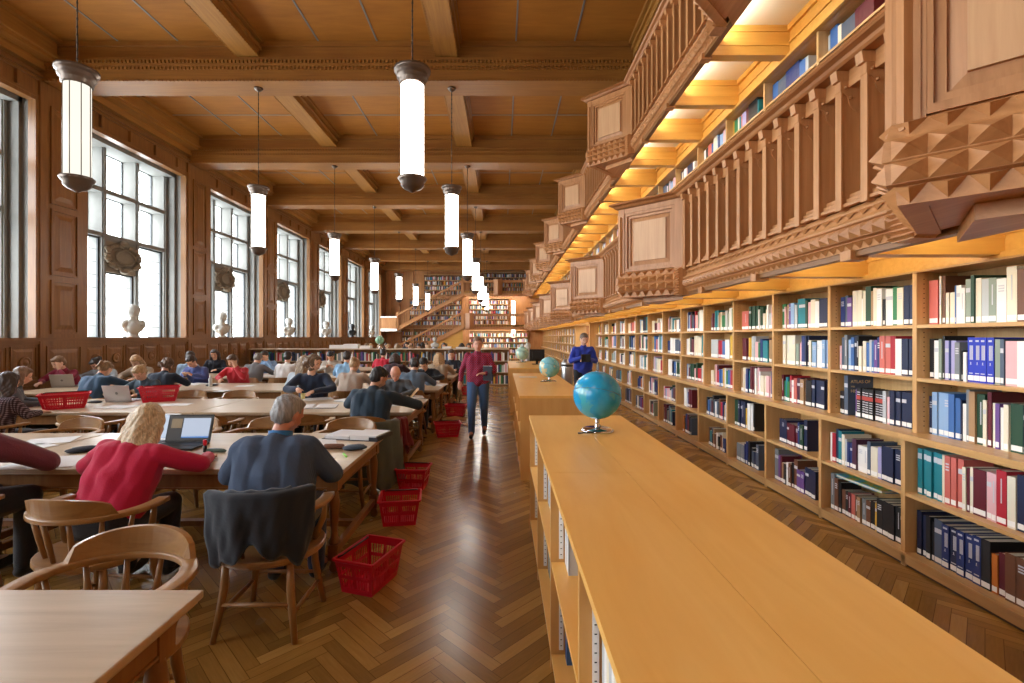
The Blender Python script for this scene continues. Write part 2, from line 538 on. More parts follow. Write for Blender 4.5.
for i in range(len(BEAM_Y) - 1):
    ya, yb = BEAM_Y[i] + BW, BEAM_Y[i+1] - BW
    m = MB(); dt = MB()
    for bx in LB[1:3] + [LB[3]]:
        m.box(bx - 0.21, bx + 0.21, ya, yb, 7.06, ZC)
        m.box(bx - 0.26, bx + 0.26, ya, yb, 7.20, 7.26)
        m.box(bx - 0.30, bx + 0.30, ya, yb, ZC - 0.07, ZC - 0.003)
        if BEAM_Y[i] < 18:
            for k in range(int((yb - ya) / 0.07)):
                for s_ in (-1, 1):
                    dt.box(bx + s_*0.21 - 0.014, bx + s_*0.21 + 0.014, ya + 0.07*k, ya + 0.07*k + 0.035, 7.05, 7.085)
    o = m.build('lengthwise_beam', W_ceil_y, ceil)
    if dt.v: dt.build('dentil_band', W_ceil_y, o)
    m = MB()   # wall cornice beam above the windows
    m.box(XW, XW + 0.34, ya, yb, 6.95, ZC)
    m.box(XW, XW + 0.40, ya, yb, 7.02, 7.07)
    m.box(XW, XW + 0.44, ya, yb, ZC - 0.07, ZC - 0.003)
    m.box(XW, XW + 0.12, ya, yb, 6.80, 6.95)
    m.build('wall_beam', W_ceil_y, ceil)
    m = MB()   # pale joint strips between the panels
    edges = [XW + 0.34, LB[1] - 0.21, LB[1] + 0.21, LB[2] - 0.21, LB[2] + 0.21, LB[3] - 0.21]
    for a in (0, 2, 4):
        for q in (1, 2):
            xx = edges[a] + (edges[a+1] - edges[a]) * q / 3
            m.box(xx - 0.015, xx + 0.015, ya, yb, ZC - 0.012, ZC - 0.0005)
    for q in (1, 2):
        yy = ya + (yb - ya) * q / 3
        m.box(XW, LB[3], yy - 0.012, yy + 0.012, ZC - 0.010, ZC - 0.001)
    m.build('joint_strip', STRIP, ceil)

# ---- end walls and right wall
m = MB(); m.box(XG - 0.6, XR + 0.3, Y0 - 0.2, Y0, 0, ZC)
tag(m.build('wall_back', W_wall), kind='structure')
DOOR_Y = (16.45, 19.6)
m = MB()
m.box(XR, XR + 0.25, Y0, DOOR_Y[0], 0, ZC); m.box(XR, XR + 0.25, DOOR_Y[1], Y1, 0, ZC)
m.box(XR, XR + 0.25, DOOR_Y[0], DOOR_Y[1], 2.45, ZC)
tag(m.build('wall_right', W_gal), kind='structure')

# ---- left window wall
wl_ = MB()
wl_.box(XW - 0.10, XW, Y0, Y1, 0, 1.60)                      # wainscot board
wl_.box(XG - 0.2, XW - 0.1, Y0, Y1, 0, 1.58, 1)              # masonry under the sills
wl_.box(XG - 0.2, XW, Y0, Y1, 6.27, ZC, 0)                   # frieze above the windows
opens = [(wy - 1.68, wy + 1.68) for wy in WIN_Y]
prev = Y0
for (a, b) in opens + [(Y1, Y1)]:
    wl_.box(XW - 0.12, XW, prev, a, 1.58, 6.27, 0); wl_.box(XG - 0.2, XW - 0.12, prev, a, 1.58, 6.27, 1)
    prev = b
wall_left = tag(wl_.build('wall_left', [W_wall, STONE]), kind='structure')
m = MB()
m.box(XW - 0.62, XW + 0.07, Y0, Y1, 1.60, 1.665)
m.box(XW - 0.02, XW + 0.035, Y0, Y1, 1.54, 1.60)
m.box(XW, XW + 0.03, Y0, Y1, 0.80, 0.86)
tag(m.build('trim_1', W_wall_y), kind='structure')
m = MB(); m.box(XW, XW + 0.03, Y0, Y1, 0.0, 0.22)
tag(m.build('baseboard_left', W_wall_y), kind='structure')
# frieze mouldings and brackets
m = MB()
for z, o in ((6.27, 0.03), (6.60, 0.05), (6.66, 0.09)):
    m.box(XW, XW + o, Y0, Y1, z, z + 0.05)
tag(m.build('trim_2', W_wall_y), kind='structure')

def raised_panel_x(m, x, y0, y1, z0, z1, s=1, fw=0.06, d=0.02, mm=0):
    """frame moulding and raised field on a wall facing +x (s=1)"""
    for (a, b, c, e) in ((y0, y1, z1-fw*.4, z1), (y0, y1, z0, z0+fw*.4), (y0, y0+fw*.4, z0+fw*.4, z1-fw*.4), (y1-fw*.4, y1, z0+fw*.4, z1-fw*.4)):
        m.box(x, x + s*d, a, b, c, e, mm)
    a, b, c, e = y0+fw, y1-fw, z0+fw, z1-fw
    t = min(fw, (b-a)*.25)
    vs = [(x, a, c), (x, b, c), (x, b, e), (x, a, e), (x+s*d, a+t, c+t), (x+s*d, b-t, c+t), (x+s*d, b-t, e-t), (x+s*d, a+t, e-t)]
    m.add(vs, [(0,1,5,4),(1,2,6,5),(2,3,7,6),(3,0,4,7),(4,5,6,7)], mm)

pan = MB(); ros = MB()
for i, (a, b) in enumerate(opens):
    # pilaster before this opening
    pa = a - 1.01; pb = a
    pan.box(XW, XW + 0.05, pa, pb, 0, 6.62)
    for (z0, z1) in ((1.74, 2.80), (2.90, 4.20), (4.30, 6.20)):
        raised_panel_x(pan, XW + 0.05, pa + 0.2, pb - 0.2, z0, z1, 1, 0.09, 0.03)
    raised_panel_x(pan, XW + 0.05, pa + 0.12, pb - 0.12, 0.92, 1.50, 1, 0.07, 0.02)
    # wainscot panels with rosettes
    n = 6; w = (b - a) / n
    for k in range(n):
        raised_panel_x(pan, XW, a + w*k + 0.03, a + w*(k+1) - 0.03, 0.90, 1.50, 1, 0.05, 0.02)
        if a > 2:
            c = (XW + 0.022, a + w*(k+.5), 1.20)
            M = Matrix.Translation(c) @ Matrix.Rotation(R(90), 4, 'Y')
            ros.lathe([(0.115, 0), (0.115, 0.02), (0.085, 0.03), (0.075, 0.015), (0.05, 0.03), (0.02, 0.045), (0.005, 0.045)], n=10, M=M)
    raised_panel_x(pan, XW, a + 0.05, b - 0.05, 0.26, 0.76, 1, 0.05, 0.02)
    # wooden jamb lining and bracket notches on the frieze
    for yy in (a, b):
        s_ = 1 if yy == a else -1
        pan.box(XW - 0.12, XW + 0.03, yy, yy + s_*0.07, 1.66, 6.27)
    pan.box(XW - 0.14, XW + 0.02, a, b, 6.20, 6.27)
    for k in range(4):
        yy = a + (b - a) * (k + .5) / 4
        pan.box(XW, XW + 0.06, yy - 0.03, yy + 0.03, 6.32, 6.58)
pan.build('panelling', W_wall, wall_left)
ros.build('rosette_carving', W_wall, wall_left)

# ---- windows: deep stone mullions, glass beyond
def make_window(n, wy):
    a, b = wy - 1.68, wy + 1.68
    m = MB()
    XF = XW - 0.52; XD = XG + 0.05
    ms = [wy - 1.56, wy - 0.52, wy + 0.52, wy + 1.56]
    for k, yy in enumerate(ms):
        m.box(XD, XF, yy - 0.055, yy + 0.055, 1.62, 6.27)
        m.box(XF, XF + 0.03, yy - 0.03, yy + 0.03, 1.66, 6.20)
    m.box(XD, XW - 0.3, a, a + 0.07, 1.62, 6.27); m.box(XD, XW - 0.3, b - 0.07, b, 1.62, 6.27)
    for z in (4.09, 5.15):
        m.box(XD, XF + 0.015, a, b, z - 0.05, z + 0.05)
    m.box(XD, XW - 0.3, a, b, 6.16, 6.27)
    m.box(XD, XF, ms[1], ms[2], 3.98, 4.05)
    m.box(XD, XW - 0.1, a, b, 1.56, 1.625)
    w = tag(m.build('window_%d' % n, STONE), kind='structure')
    XL = XF - 0.12
    g = MB(); g.box(XG - 0.01, XG, a, b, 4.09, 6.2); g.box(XL - 0.01, XL, a, b, 1.62, 4.09)
    g.build('glass', glass, w)
    l = MB()   # leaded casements
    for k in range(3):
        ya, yb = ms[k] + 0.055, ms[k+1] - 0.055
        rows = [(1.64, 4.04 if k != 1 else 3.24), (4.14, 5.10), (5.20, 6.16)]
        for ri, (z0, z1) in enumerate(rows):
            XQ = XL if ri == 0 else XG
            t = 0.04 if ri == 0 else 0.02
            l.box(XQ + 0.01, XQ + 0.05, ya, ya + t, z0, z1); l.box(XQ + 0.01, XQ + 0.05, yb - t, yb, z0, z1)
            l.box(XQ + 0.01, XQ + 0.05, ya, yb, z0, z0 + t); l.box(XQ + 0.01, XQ + 0.05, ya, yb, z1 - t, z1)
            nz = int((z1 - z0) / 0.27)
            for q in range(1, nz):
                zz = z0 + (z1 - z0) * q / nz
                l.box(XQ + 0.012, XQ + 0.022, ya, yb, zz - 0.004, zz + 0.004)
            l.box(XQ + 0.012, XQ + 0.022, (ya+yb)/2 - 0.004, (ya+yb)/2 + 0.004, z0, z1)
    l.build('leading', LEAD, w)
    if n in (4, 5, 6, 7):
        c = MB()     # carved cartouche
        zc, yc, xc = 3.63, wy, XF + 0.02
        c.box(XD, XF, ms[1], ms[2], 3.24, 3.98)
        c.sphere((xc, yc, zc), (0.07, 0.40, 0.22), 20)
        M = Matrix.Translation((xc + 0.05, yc, zc)) @ Matrix.Rotation(R(90), 4, 'Y')
        for q in range(22):
            t = 2*PI*q/22
            rr = 0.06 + 0.02 * math.sin(q * 2.3)
            c.sphere((xc + 0.05, yc + 0.50*math.cos(t)*(1.12 if abs(math.sin(t)) > .5 else 1), zc + 0.29*math.sin(t)), (0.045, rr*1.5, rr*.9), 8)
        for q in range(28):
            t = 2*PI*q/28
            c.sphere((xc + 0.10, yc + 0.30*math.cos(t), zc + 0.17*math.sin(t)), (0.03, 0.035, 0.03), 6)
        c.sphere((xc + 0.06, yc, zc + 0.34), (0.08, 0.14, 0.08), 10)
        c.sphere((xc + 0.06, yc, zc - 0.34), (0.08, 0.12, 0.06), 10)
        c.build('stone_cartouche', STONE_D, w)
    return w
for i, wy in enumerate(WIN_Y):
    make_window(i, wy)

# ---- the wooden gallery on the right: balustrade sections, pulpits, soffits
APX = 1.50; XBAL = 2.107; HW = 0.60
SKIN_PTS = {}
def rail_profile(z0, z1, e=0.0):
    return [(-0.10, z0), (0.02+e, z0), (0.035+e, z0+0.012), (0.045+e, z0+0.03), (0.08+e, z0+0.042), (0.09+e, z1-0.03), (0.085+e, z1-0.01), (0.06+e, z1), (-0.12, z1), (-0.12, z1-0.03), (-0.10, z1-0.035)]
def section(name, lvl, zb, ya, yb, label, fine=True):
    """straight length of balustrade, outward is -x; local origin at its near end"""
    t = thing(name, label, 'balustrade', (XBAL, ya, zb), 0, 'straight lengths of balustrade on the two galleries')
    L = yb - ya
    path = [(0, 0), (0, L)]
    m = MB()
    m.sweep(path, [(-0.12, -0.055), (-0.03, -0.055), (-0.02, 0.0), (0.012, 0.008), (0.012, 0.085), (0.03, 0.092), (0.032, 0.105), (0.0, 0.112), (-0.02, 0.14), (-0.028, 0.165), (-0.012, 0.172), (-0.012, 0.182), (-0.03, 0.21), (-0.12, 0.25)])
    m.teeth((0, 0), (0, L), -0.022, -0.052, -0.004, 0.075 if fine else .15, 0.04, 0, True, 0.0)
    m.teeth((0, 0), (0, L), 0.013, 0.01, 0.083, 0.09 if fine else .18, 0.04, 0, False, 0.0)
    m.teeth((0, 0), (0, L), -0.014, 0.140, 0.178, 0.109, 0.02, 0, True, 0.0)
    m.build('base_moulding', W_gal_y, t)
    m = MB(); m.sweep(path, rail_profile(1.055, 1.14, .035)); m.build('handrail', W_rail, t)
    m = MB(); m.box(0.02, 0.07, 0.0, L, 0.95, 1.056); m.build('top_rail', W_gal_y, t)
    n = max(2, round(L / 0.218))
    for k in range(n):
        yy = L * (k + .5) / n
        m = MB()
        m.box(-0.015, 0.10, yy - 0.018, yy + 0.018, 0.20, 1.05)
        m.box(-0.027, -0.015, yy - 0.026, yy + 0.026, 0.20, 1.03)
        if fine:
            m.prism([(0.10, 0.99), (-0.05, 0.99), (-0.06, 1.052), (0.10, 1.052)], yy - 0.028, yy + 0.028, 'y')
            m.prism([(-0.03, 1.0), (-0.03, 0.93), (0.015, 0.90), (0.03, 0.84), (0.07, 0.80), (0.07, 1.0)], yy - 0.024, yy + 0.024, 'y')
            for q in range(2): m.sphere((-0.0 + .03*q, yy - 0.03, 0.95 - .06*q), (.010, .012, .010), 6)
            for q in range(3):
                m.box(-0.012 + 0.02*q, 0.02 + .02*q, yy + 0.03, yy + 0.19, 0.215 + 0.03*q, 0.235 + 0.03*q)
        m.build('baluster', W_gal, t)
    return t
def pulpit(name, lvl, zb, yc, label, fine=True):
    t = thing(name, label, 'balcony', (XBAL, yc, zb), 0, 'three-cornered pulpits along the two galleries')
    a, c, b = (0, -HW), (APX - XBAL, 0), (0, HW)
    path = [a, c, b]
    m = MB()
    m.sweep(path, [(-0.10, -0.075), (-0.015, -0.075), (-0.01, -0.005), (0.015, 0.002), (0.02, 0.082), (0.028, 0.088), (0.02, 0.168), (0.015, 0.176), (0.0, 0.235), (-0.04, 0.255), (-0.10, 0.255)])
    m.build('base_moulding', W_gal_y, t)
    m = MB()
    st = 0.105 if fine else 0.2
    for (p, q) in ((a, c), (c, b)):
        m.teeth(p, q, -0.012, -0.072, -0.004, st, 0.055, 0, True, 0.0)
        m.teeth(p, q, 0.017, 0.004, 0.082, st, 0.055, 0, False, 0.004)
        m.teeth(p, q, 0.026, 0.090, 0.168, st, 0.055, 0, False, -0.006)
        m.teeth(p, q, 0.012, 0.178, 0.235, st, 0.035, 0, True, -0.012)
    m.build('carved_pyramids', W_gal_y, t)
    m = MB()  # triangular floor and underside
    ax = APX - XBAL
    m.prism([(-.001, -HW + .09), (ax + 0.15, 0), (-.001, HW - .09)], -0.066, 0.24)
    m.build('platform', W_gal_y, t)
    m = MB(); m.prism([(0.06, -HW + .16), (ax + .32, 0), (0.06, HW - .16)], -0.13, -0.067); m.build('underside_board', W_gal_y, t)
    m = MB(); m.sweep(path, rail_profile(1.055, 1.13)); m.build('handrail', W_rail, t)
    for si, (p, q) in enumerate(((a, c), (c, b))):
        p = Vector(p); q = Vector(q); d = (q - p); L = d.length; ang = math.atan2(d.y, d.x)
        M = Matrix.Translation((p.x, p.y, 0)) @ Matrix.Rotation(ang, 4, 'Z')
        m = MB()   # local x along the side, local +y outward
        m.box(0.01, L - .07, -0.10, -0.055, 0.23, 1.05, 0, M)
        for (u0, u1) in ((0.0, 0.10), (L - 0.085, L + 0.0)):
            m.box(u0, u1, -0.08, 0.0, 0.236, 1.054, 0, M)
        m.box(0.10, L - 0.085, -0.08, -0.004, 0.99, 1.053, 0, M)
        def fr(x0, x1, z0, z1, w, y1, mm=0):
            for (aa, bb, cc, ee) in ((x0, x1, z0, z0 + w), (x0, x1, z1 - w, z1), (x0, x0 + w, z0 + w, z1 - w), (x1 - w, x1, z0 + w, z1 - w)):
                m.box(aa, bb, -0.06, y1, cc, ee, mm, M)
        x0, x1, z0, z1 = 0.10, L - 0.085, 0.25, 0.99
        fr(x0, x1, z0, z1, 0.035, -0.012); fr(x0 + .035, x1 - .035, z0 + .035, z1 - .035, 0.035, -0.034)
        x0 += .07; x1 -= .07; z0 += .07; z1 -= .07; e = 0.055
        vs = [(x0, -0.0545, z0), (x1, -0.0545, z0), (x1, -0.0545, z1), (x0, -0.0545, z1), (x0+e, -0.042, z0+e), (x1-e, -0.042, z0+e), (x1-e, -0.042, z1-e), (x0+e, -0.042, z1-e)]
        m.add(vs, [(0,1,5,4),(1,2,6,5),(2,3,7,6),(3,0,4,7)], 0, False, M)
        m.box(x0 + e, x1 - e, -0.054, -0.026, z0 + e, z1 - e, 1, M)
        m.build('side_panel', [W_gal, W_galp], t)
    m = MB()
    m.box(-0.045, 0.045, -0.045, 0.045, 0.2, 0.95, 0, Matrix.Translation((c[0] + 0.055, 0, 0)) @ Matrix.Rotation(R(0), 4, 'Z'))
    m.build('corner_post', W_gal, t)
    if fine:
        for s_ in (-1, 1):    # ribbed brackets where the pulpit meets the straight gallery
            m = MB(); yy = s_*(HW + 0.0)
            m.box(-0.07, 0.05, yy - 0.07, yy + 0.07, -0.09, 0.22)
            for q in range(10):
                m.prism([(-0.07, -0.085 + q*.03), (-0.095, -0.072 + q*.03), (-0.07, -0.06 + q*.03)], yy - .072, yy + .072, 'y')
                m.prism([(yy - s_*.07, -0.085 + q*.03), (yy - s_*.09, -0.072 + q*.03), (yy - s_*.07, -0.06 + q*.03)], -.07, .05, 'x')
            m.build('ribbed_bracket', W_gal, t)
    return t
GAL = {}
NEAR = ['nearest the camera', 'second from the camera', 'third from the camera', 'fourth from the camera', 'fifth from the camera', 'sixth from the camera', 'seventh from the camera', 'eighth from the camera', 'ninth from the camera']
for lvl, zb, y_ap, nm in ((0, 2.26, 1.86, 'lower'), (1, 4.74, 4.10, 'upper')):
    k = 0
    ya = y_ap
    while ya < Y1 - 2:
        pulpit('gallery_pulpit', lvl, zb, ya, 'projecting three-cornered oak pulpit on the %s gallery, %s' % (nm, NEAR[k]), fine=ya < 16)
        yb = min(ya + P - HW, Y1 - 0.7)
        if yb > ya + HW + 0.3:
            section('gallery_balustrade', lvl, zb, ya + HW, yb, 'straight oak balustrade with upright slats on the %s gallery, %s' % (nm, NEAR[k]), fine=ya < 14)
        k += 1; ya += P
    # one more length behind the camera for the upper gallery
    section('gallery_balustrade', lvl, zb, -4.0, y_ap - HW, 'oak balustrade of the %s gallery running back past the camera' % nm, fine=False)
    # soffit: plaster, cross beams, long mouldings, floor
    zs = zb - 0.08
    m = MB(); m.box(XBAL + 0.101, XR - .01, Y0 + .01, Y1 - .01, zs + 0.31, zs + 0.36)
    sf = tag(m.build('gallery_soffit', PLASTER), 'white plaster underside with glowing oak coffers of the %s gallery' % nm, 'gallery ceiling')
    m = MB()
    m.box(XB, XB + 0.05, Y0 + .01, Y1 - .01, zs, zs + 0.309)
    m.box(XB - 0.03, XB, Y0, Y1, zs + 0.25, zs + 0.31); m.box(XB - 0.015, XB, Y0, Y1, zs + 0.12, zs + 0.14)
    m.box(XB - 0.03, XB + 0.02, Y0, Y1, zs - 0.02, zs + 0.015)
    m.build('wall_moulding', W_soff, sf)
    m = MB(); m.box(XBAL + 0.04, XBAL + 0.10, Y0 + .01, Y1 - .01, zs - 0.01, zs + 0.36)
    m.build('inner_fascia', W_wall_y, sf)
    m = MB(); m.box(XBAL + 0.15, XR - .01, Y0 + .01, Y1 - .01, zs + 0.361, zs + 0.40)
    m.build('walkway', W_gal_y, sf)
    yy = 2.98 - 1.0925 * 6; cnt = 0
    while yy < Y1:
        m = MB()
        m.box(XBAL + 0.10, XB, yy - 0.06, yy + 0.06, zs, zs + 0.31)
        m.box(XBAL + 0.10, XB, yy - 0.072, yy + 0.072, zs + 0.245, zs + 0.31)
        m.box(XBAL + 0.10, XB, yy - 0.066, yy + 0.066, zs + 0.10, zs + 0.115)
        b = m.build('cross_beam', W_soff, sf)
        m = MB(); m.box(XBAL + 0.01, XBAL + 0.12, yy - 0.045, yy + 0.045, zs - 0.03, zs + 0.03)
        m.build('bracket', W_gal, b)
        yy += 1.0925; cnt += 1

#@@CASES
# ================================================================ BOOKCASES along the right wall
BAY = 0.93
BAY0 = 3.56 - 4 * BAY
ROWS = [0.10, 0.54, 0.975, 1.38, 1.77]       # shelf tops
TOPS = [0.52, 0.935, 1.36, 1.75, 2.15]
def case_proto():
    t = thing('bookcase', 'x', 'bookcase', (XB2, 0, 0))
    for s_ in (0, 1):
        y0 = 0 if s_ == 0 else BAY - 0.018
        m = MB()
        m.box(0.0, XR - XB2 - 0.01, y0, y0 + 0.018, 0.0, 0.95)
        m.box(XB - XB2, XR - XB2 - 0.01, y0, y0 + 0.018, 0.95, 2.17)
        m.build('upright', W_case, t)
    for k, z in enumerate(ROWS):
        x0 = 0.004 if k < 2 else (-0.03 if k == 2 else XB - XB2 + 0.003)
        m = MB()
        if k == 0: m.box(0.004, XR - XB2 - 0.01, 0.018, BAY - 0.018, z - 0.03, z)
        elif k == 2:
            m.box(-0.035, XR - XB2 - 0.01, 0.0, BAY, z - 0.035, z); m.box(-0.02, XR - XB2 - 0.01, 0.0, BAY, z - 0.05, z - 0.035)
        else: m.box(x0, XR - XB2 - 0.01, 0.018, BAY - 0.018, z - 0.025, z)
        m.build('shelf' if k != 2 else 'ledge', W_case_y, t)
    m = MB(); m.box(XB - XB2 - 0.02, XR - XB2 - 0.01, 0, BAY, 2.15, 2.18)
    m.build('top_board', W_case_y, t)
    m = MB(); m.box(0.0, 0.03, 0.0, BAY, 0.02, 0.085); m.box(-0.012, 0.03, 0.0, BAY, 0.085, 0.10)
    m.box(0.012, 0.03, 0.0, BAY, 0.0, 0.02, 1)
    m.build('plinth', [W_case_y, W_dark], t)
    m = MB(); m.box(XR - XB2 - 0.02, XR - XB2 - 0.01, 0.0, BAY, 0.0, 2.17)
    m.build('back_panel', W_case, t)
    m = MB()    # peg holes
    for yy in (BAY - 0.0185,):
        for k, (z, zt) in enumerate(zip(ROWS, TOPS)):
            if k < 2: continue
            q = z + 0.05
            while q < zt - 0.03:
                for xx in (XB - XB2 + 0.05, XB - XB2 + 0.25): m.box(xx, xx + 0.008, yy - 0.002, yy + 0.001, q, q + 0.006)
                q += 0.035
    m.build('peg_holes', W_dark, t)
    return t
proto_case = case_proto()
used = False
CASEPOS = []
k = 0
while True:
    y0 = BAY0 + BAY * k
    if y0 + BAY > Y1 - 0.1: break
    if not (y0 + BAY > DOOR_Y[0] - 0.05 and y0 < DOOR_Y[1] + 0.05):
        CASEPOS.append(y0)
    k += 1
vis = [y for y in CASEPOS if y + BAY > 2.7]
for y0 in CASEPOS:
    c = proto_case if not used else copy_tree(proto_case)
    used = True
    c.location = (XB2, y0, 0)
    i = vis.index(y0) if y0 in vis else -1
    if i >= 0: tag(c, 'oak bookcase bay against the right wall, %s from the right edge' % nth(i), 'bookcase', 'oak bookcase bays under the lower gallery')
    else: tag(c, 'tall oak bookcase bay beside the camera, %s outside the right edge' % ORD[len(vis) and max(0, len([q for q in CASEPOS if q not in vis and q > y0]))], 'bookcase', 'oak bookcase bays beside the camera')

# gallery bookcases (both galleries)
GROWS = {0: [2.64, 2.99, 3.34, 3.69, 4.04, 4.36], 1: [5.10, 5.45, 5.80, 6.15, 6.50]}
m = MB()
for lvl in (0, 1):
    zb_, zt_ = (2.60, 4.64) if lvl == 0 else (5.08, 6.9)
    nb = int((Y1 - 0.1 - (-2.0)) / 0.955)
    m = MB()
    for k in range(nb + 1):
        y0 = -2.0 + 0.955 * k
        m.box(XB + 0.02, XR - 0.021, y0 - 0.014, y0 + 0.014, zb_, zt_)
    m2 = MB()
    for z in GROWS[lvl]:
        m2.box(XB + 0.025, XR - 0.01, -2.0, Y1 - 0.1, z - 0.022, z)
    m2.box(XB + 0.01, XR - 0.01, -2.0, Y1 - 0.1, zt_, zt_ + 0.02)
    t = m.build('gallery_bookcase', W_case)
    tag(t, 'long oak bookcase standing at the back of the %s gallery' % ('lower' if lvl == 0 else 'upper'), 'bookcase')
    m2.build('shelf', W_case_y, t)
    m3 = MB(); m3.box(XR - 0.02, XR - 0.005, -2.0, Y1 - 0.1, zb_, zt_); m3.build('back_panel', W_case, t)

# ---- books
PAL = {'navy': '1c2748', 'dark blue': '22346f', 'bright blue': '2036b8', 'mid blue': '3b68a8', 'light blue': '8fb0d6', 'teal': '1f7f8c', 'dark green': '1f4632', 'green': '2f7d4f',
       'maroon': '5e1426', 'red': 'b02232', 'salmon': 'cc6a60', 'pink': 'e3b3b8', 'cream': 'e4dcc6', 'white': 'ecebe8', 'pale grey': 'b7bdc0', 'grey': '7d8388', 'slate': '4e5c70',
       'black': '1b1c20', 'brown': '6e4630', 'tan': 'a98660', 'orange': 'c8742f', 'yellow': 'd9b03c', 'purple': '6a4a90', 'lavender': 'a8a3cf', 'plum': '4c2740', 'grey green': '8d9a8c'}
PALL = ['white','white','white','white','cream','cream','cream','cream','pale grey','pale grey','light blue','light blue','mid blue','salmon','pink','pink','teal','grey green','lavender','red','green','dark blue','navy','yellow','tan','slate','dark green','black','maroon']
PALW = ['navy','navy','dark blue','dark blue','mid blue','light blue','teal','teal','dark green','dark green','green','maroon','red','red','salmon','pink','cream','cream','cream','cream','white','white','white','white','white','white','pale grey','pale grey','grey','slate','slate','black','black','black','brown','tan','orange','yellow','purple','lavender','grey green']
BK = []   # (y0,y1,z,h,x_front,depth,colour,bay,row,pos)
def run(y_hi, y_lo, items, z, xf, bay, row, zmax):
    """items left (far) to right (near)"""
    y = y_hi; pos = 0
    for it in items:
        cn, w, h, d = it[:4]
        if cn == 'gap':
            y -= w; continue
        w *= 1.18; h *= 1.1; d = min(d, .235)
        if y - w < y_lo: break
        h = min(h, zmax - z - 0.012)
        BK.append(dict(y0=y - w, y1=y, z=z, h=h, xf=xf + .055 + rnd.uniform(0.0, 0.018), d=d, c=cn, bay=bay, row=row, pos=pos, ex=it[4] if len(it) > 4 else None))
        y -= w + 0.0015; pos += 1
def S(*a):
    out = []
    for t in a:
        t = tuple(t)
        cn = t[0]; w = t[1]; h = t[2]; d = t[3] if len(t) > 3 else 0.2; n = t[4] if len(t) > 4 else 1; ex = t[5] if len(t) > 5 else None
        for q in range(n): out.append((cn, w, h, d, ex))
    return out
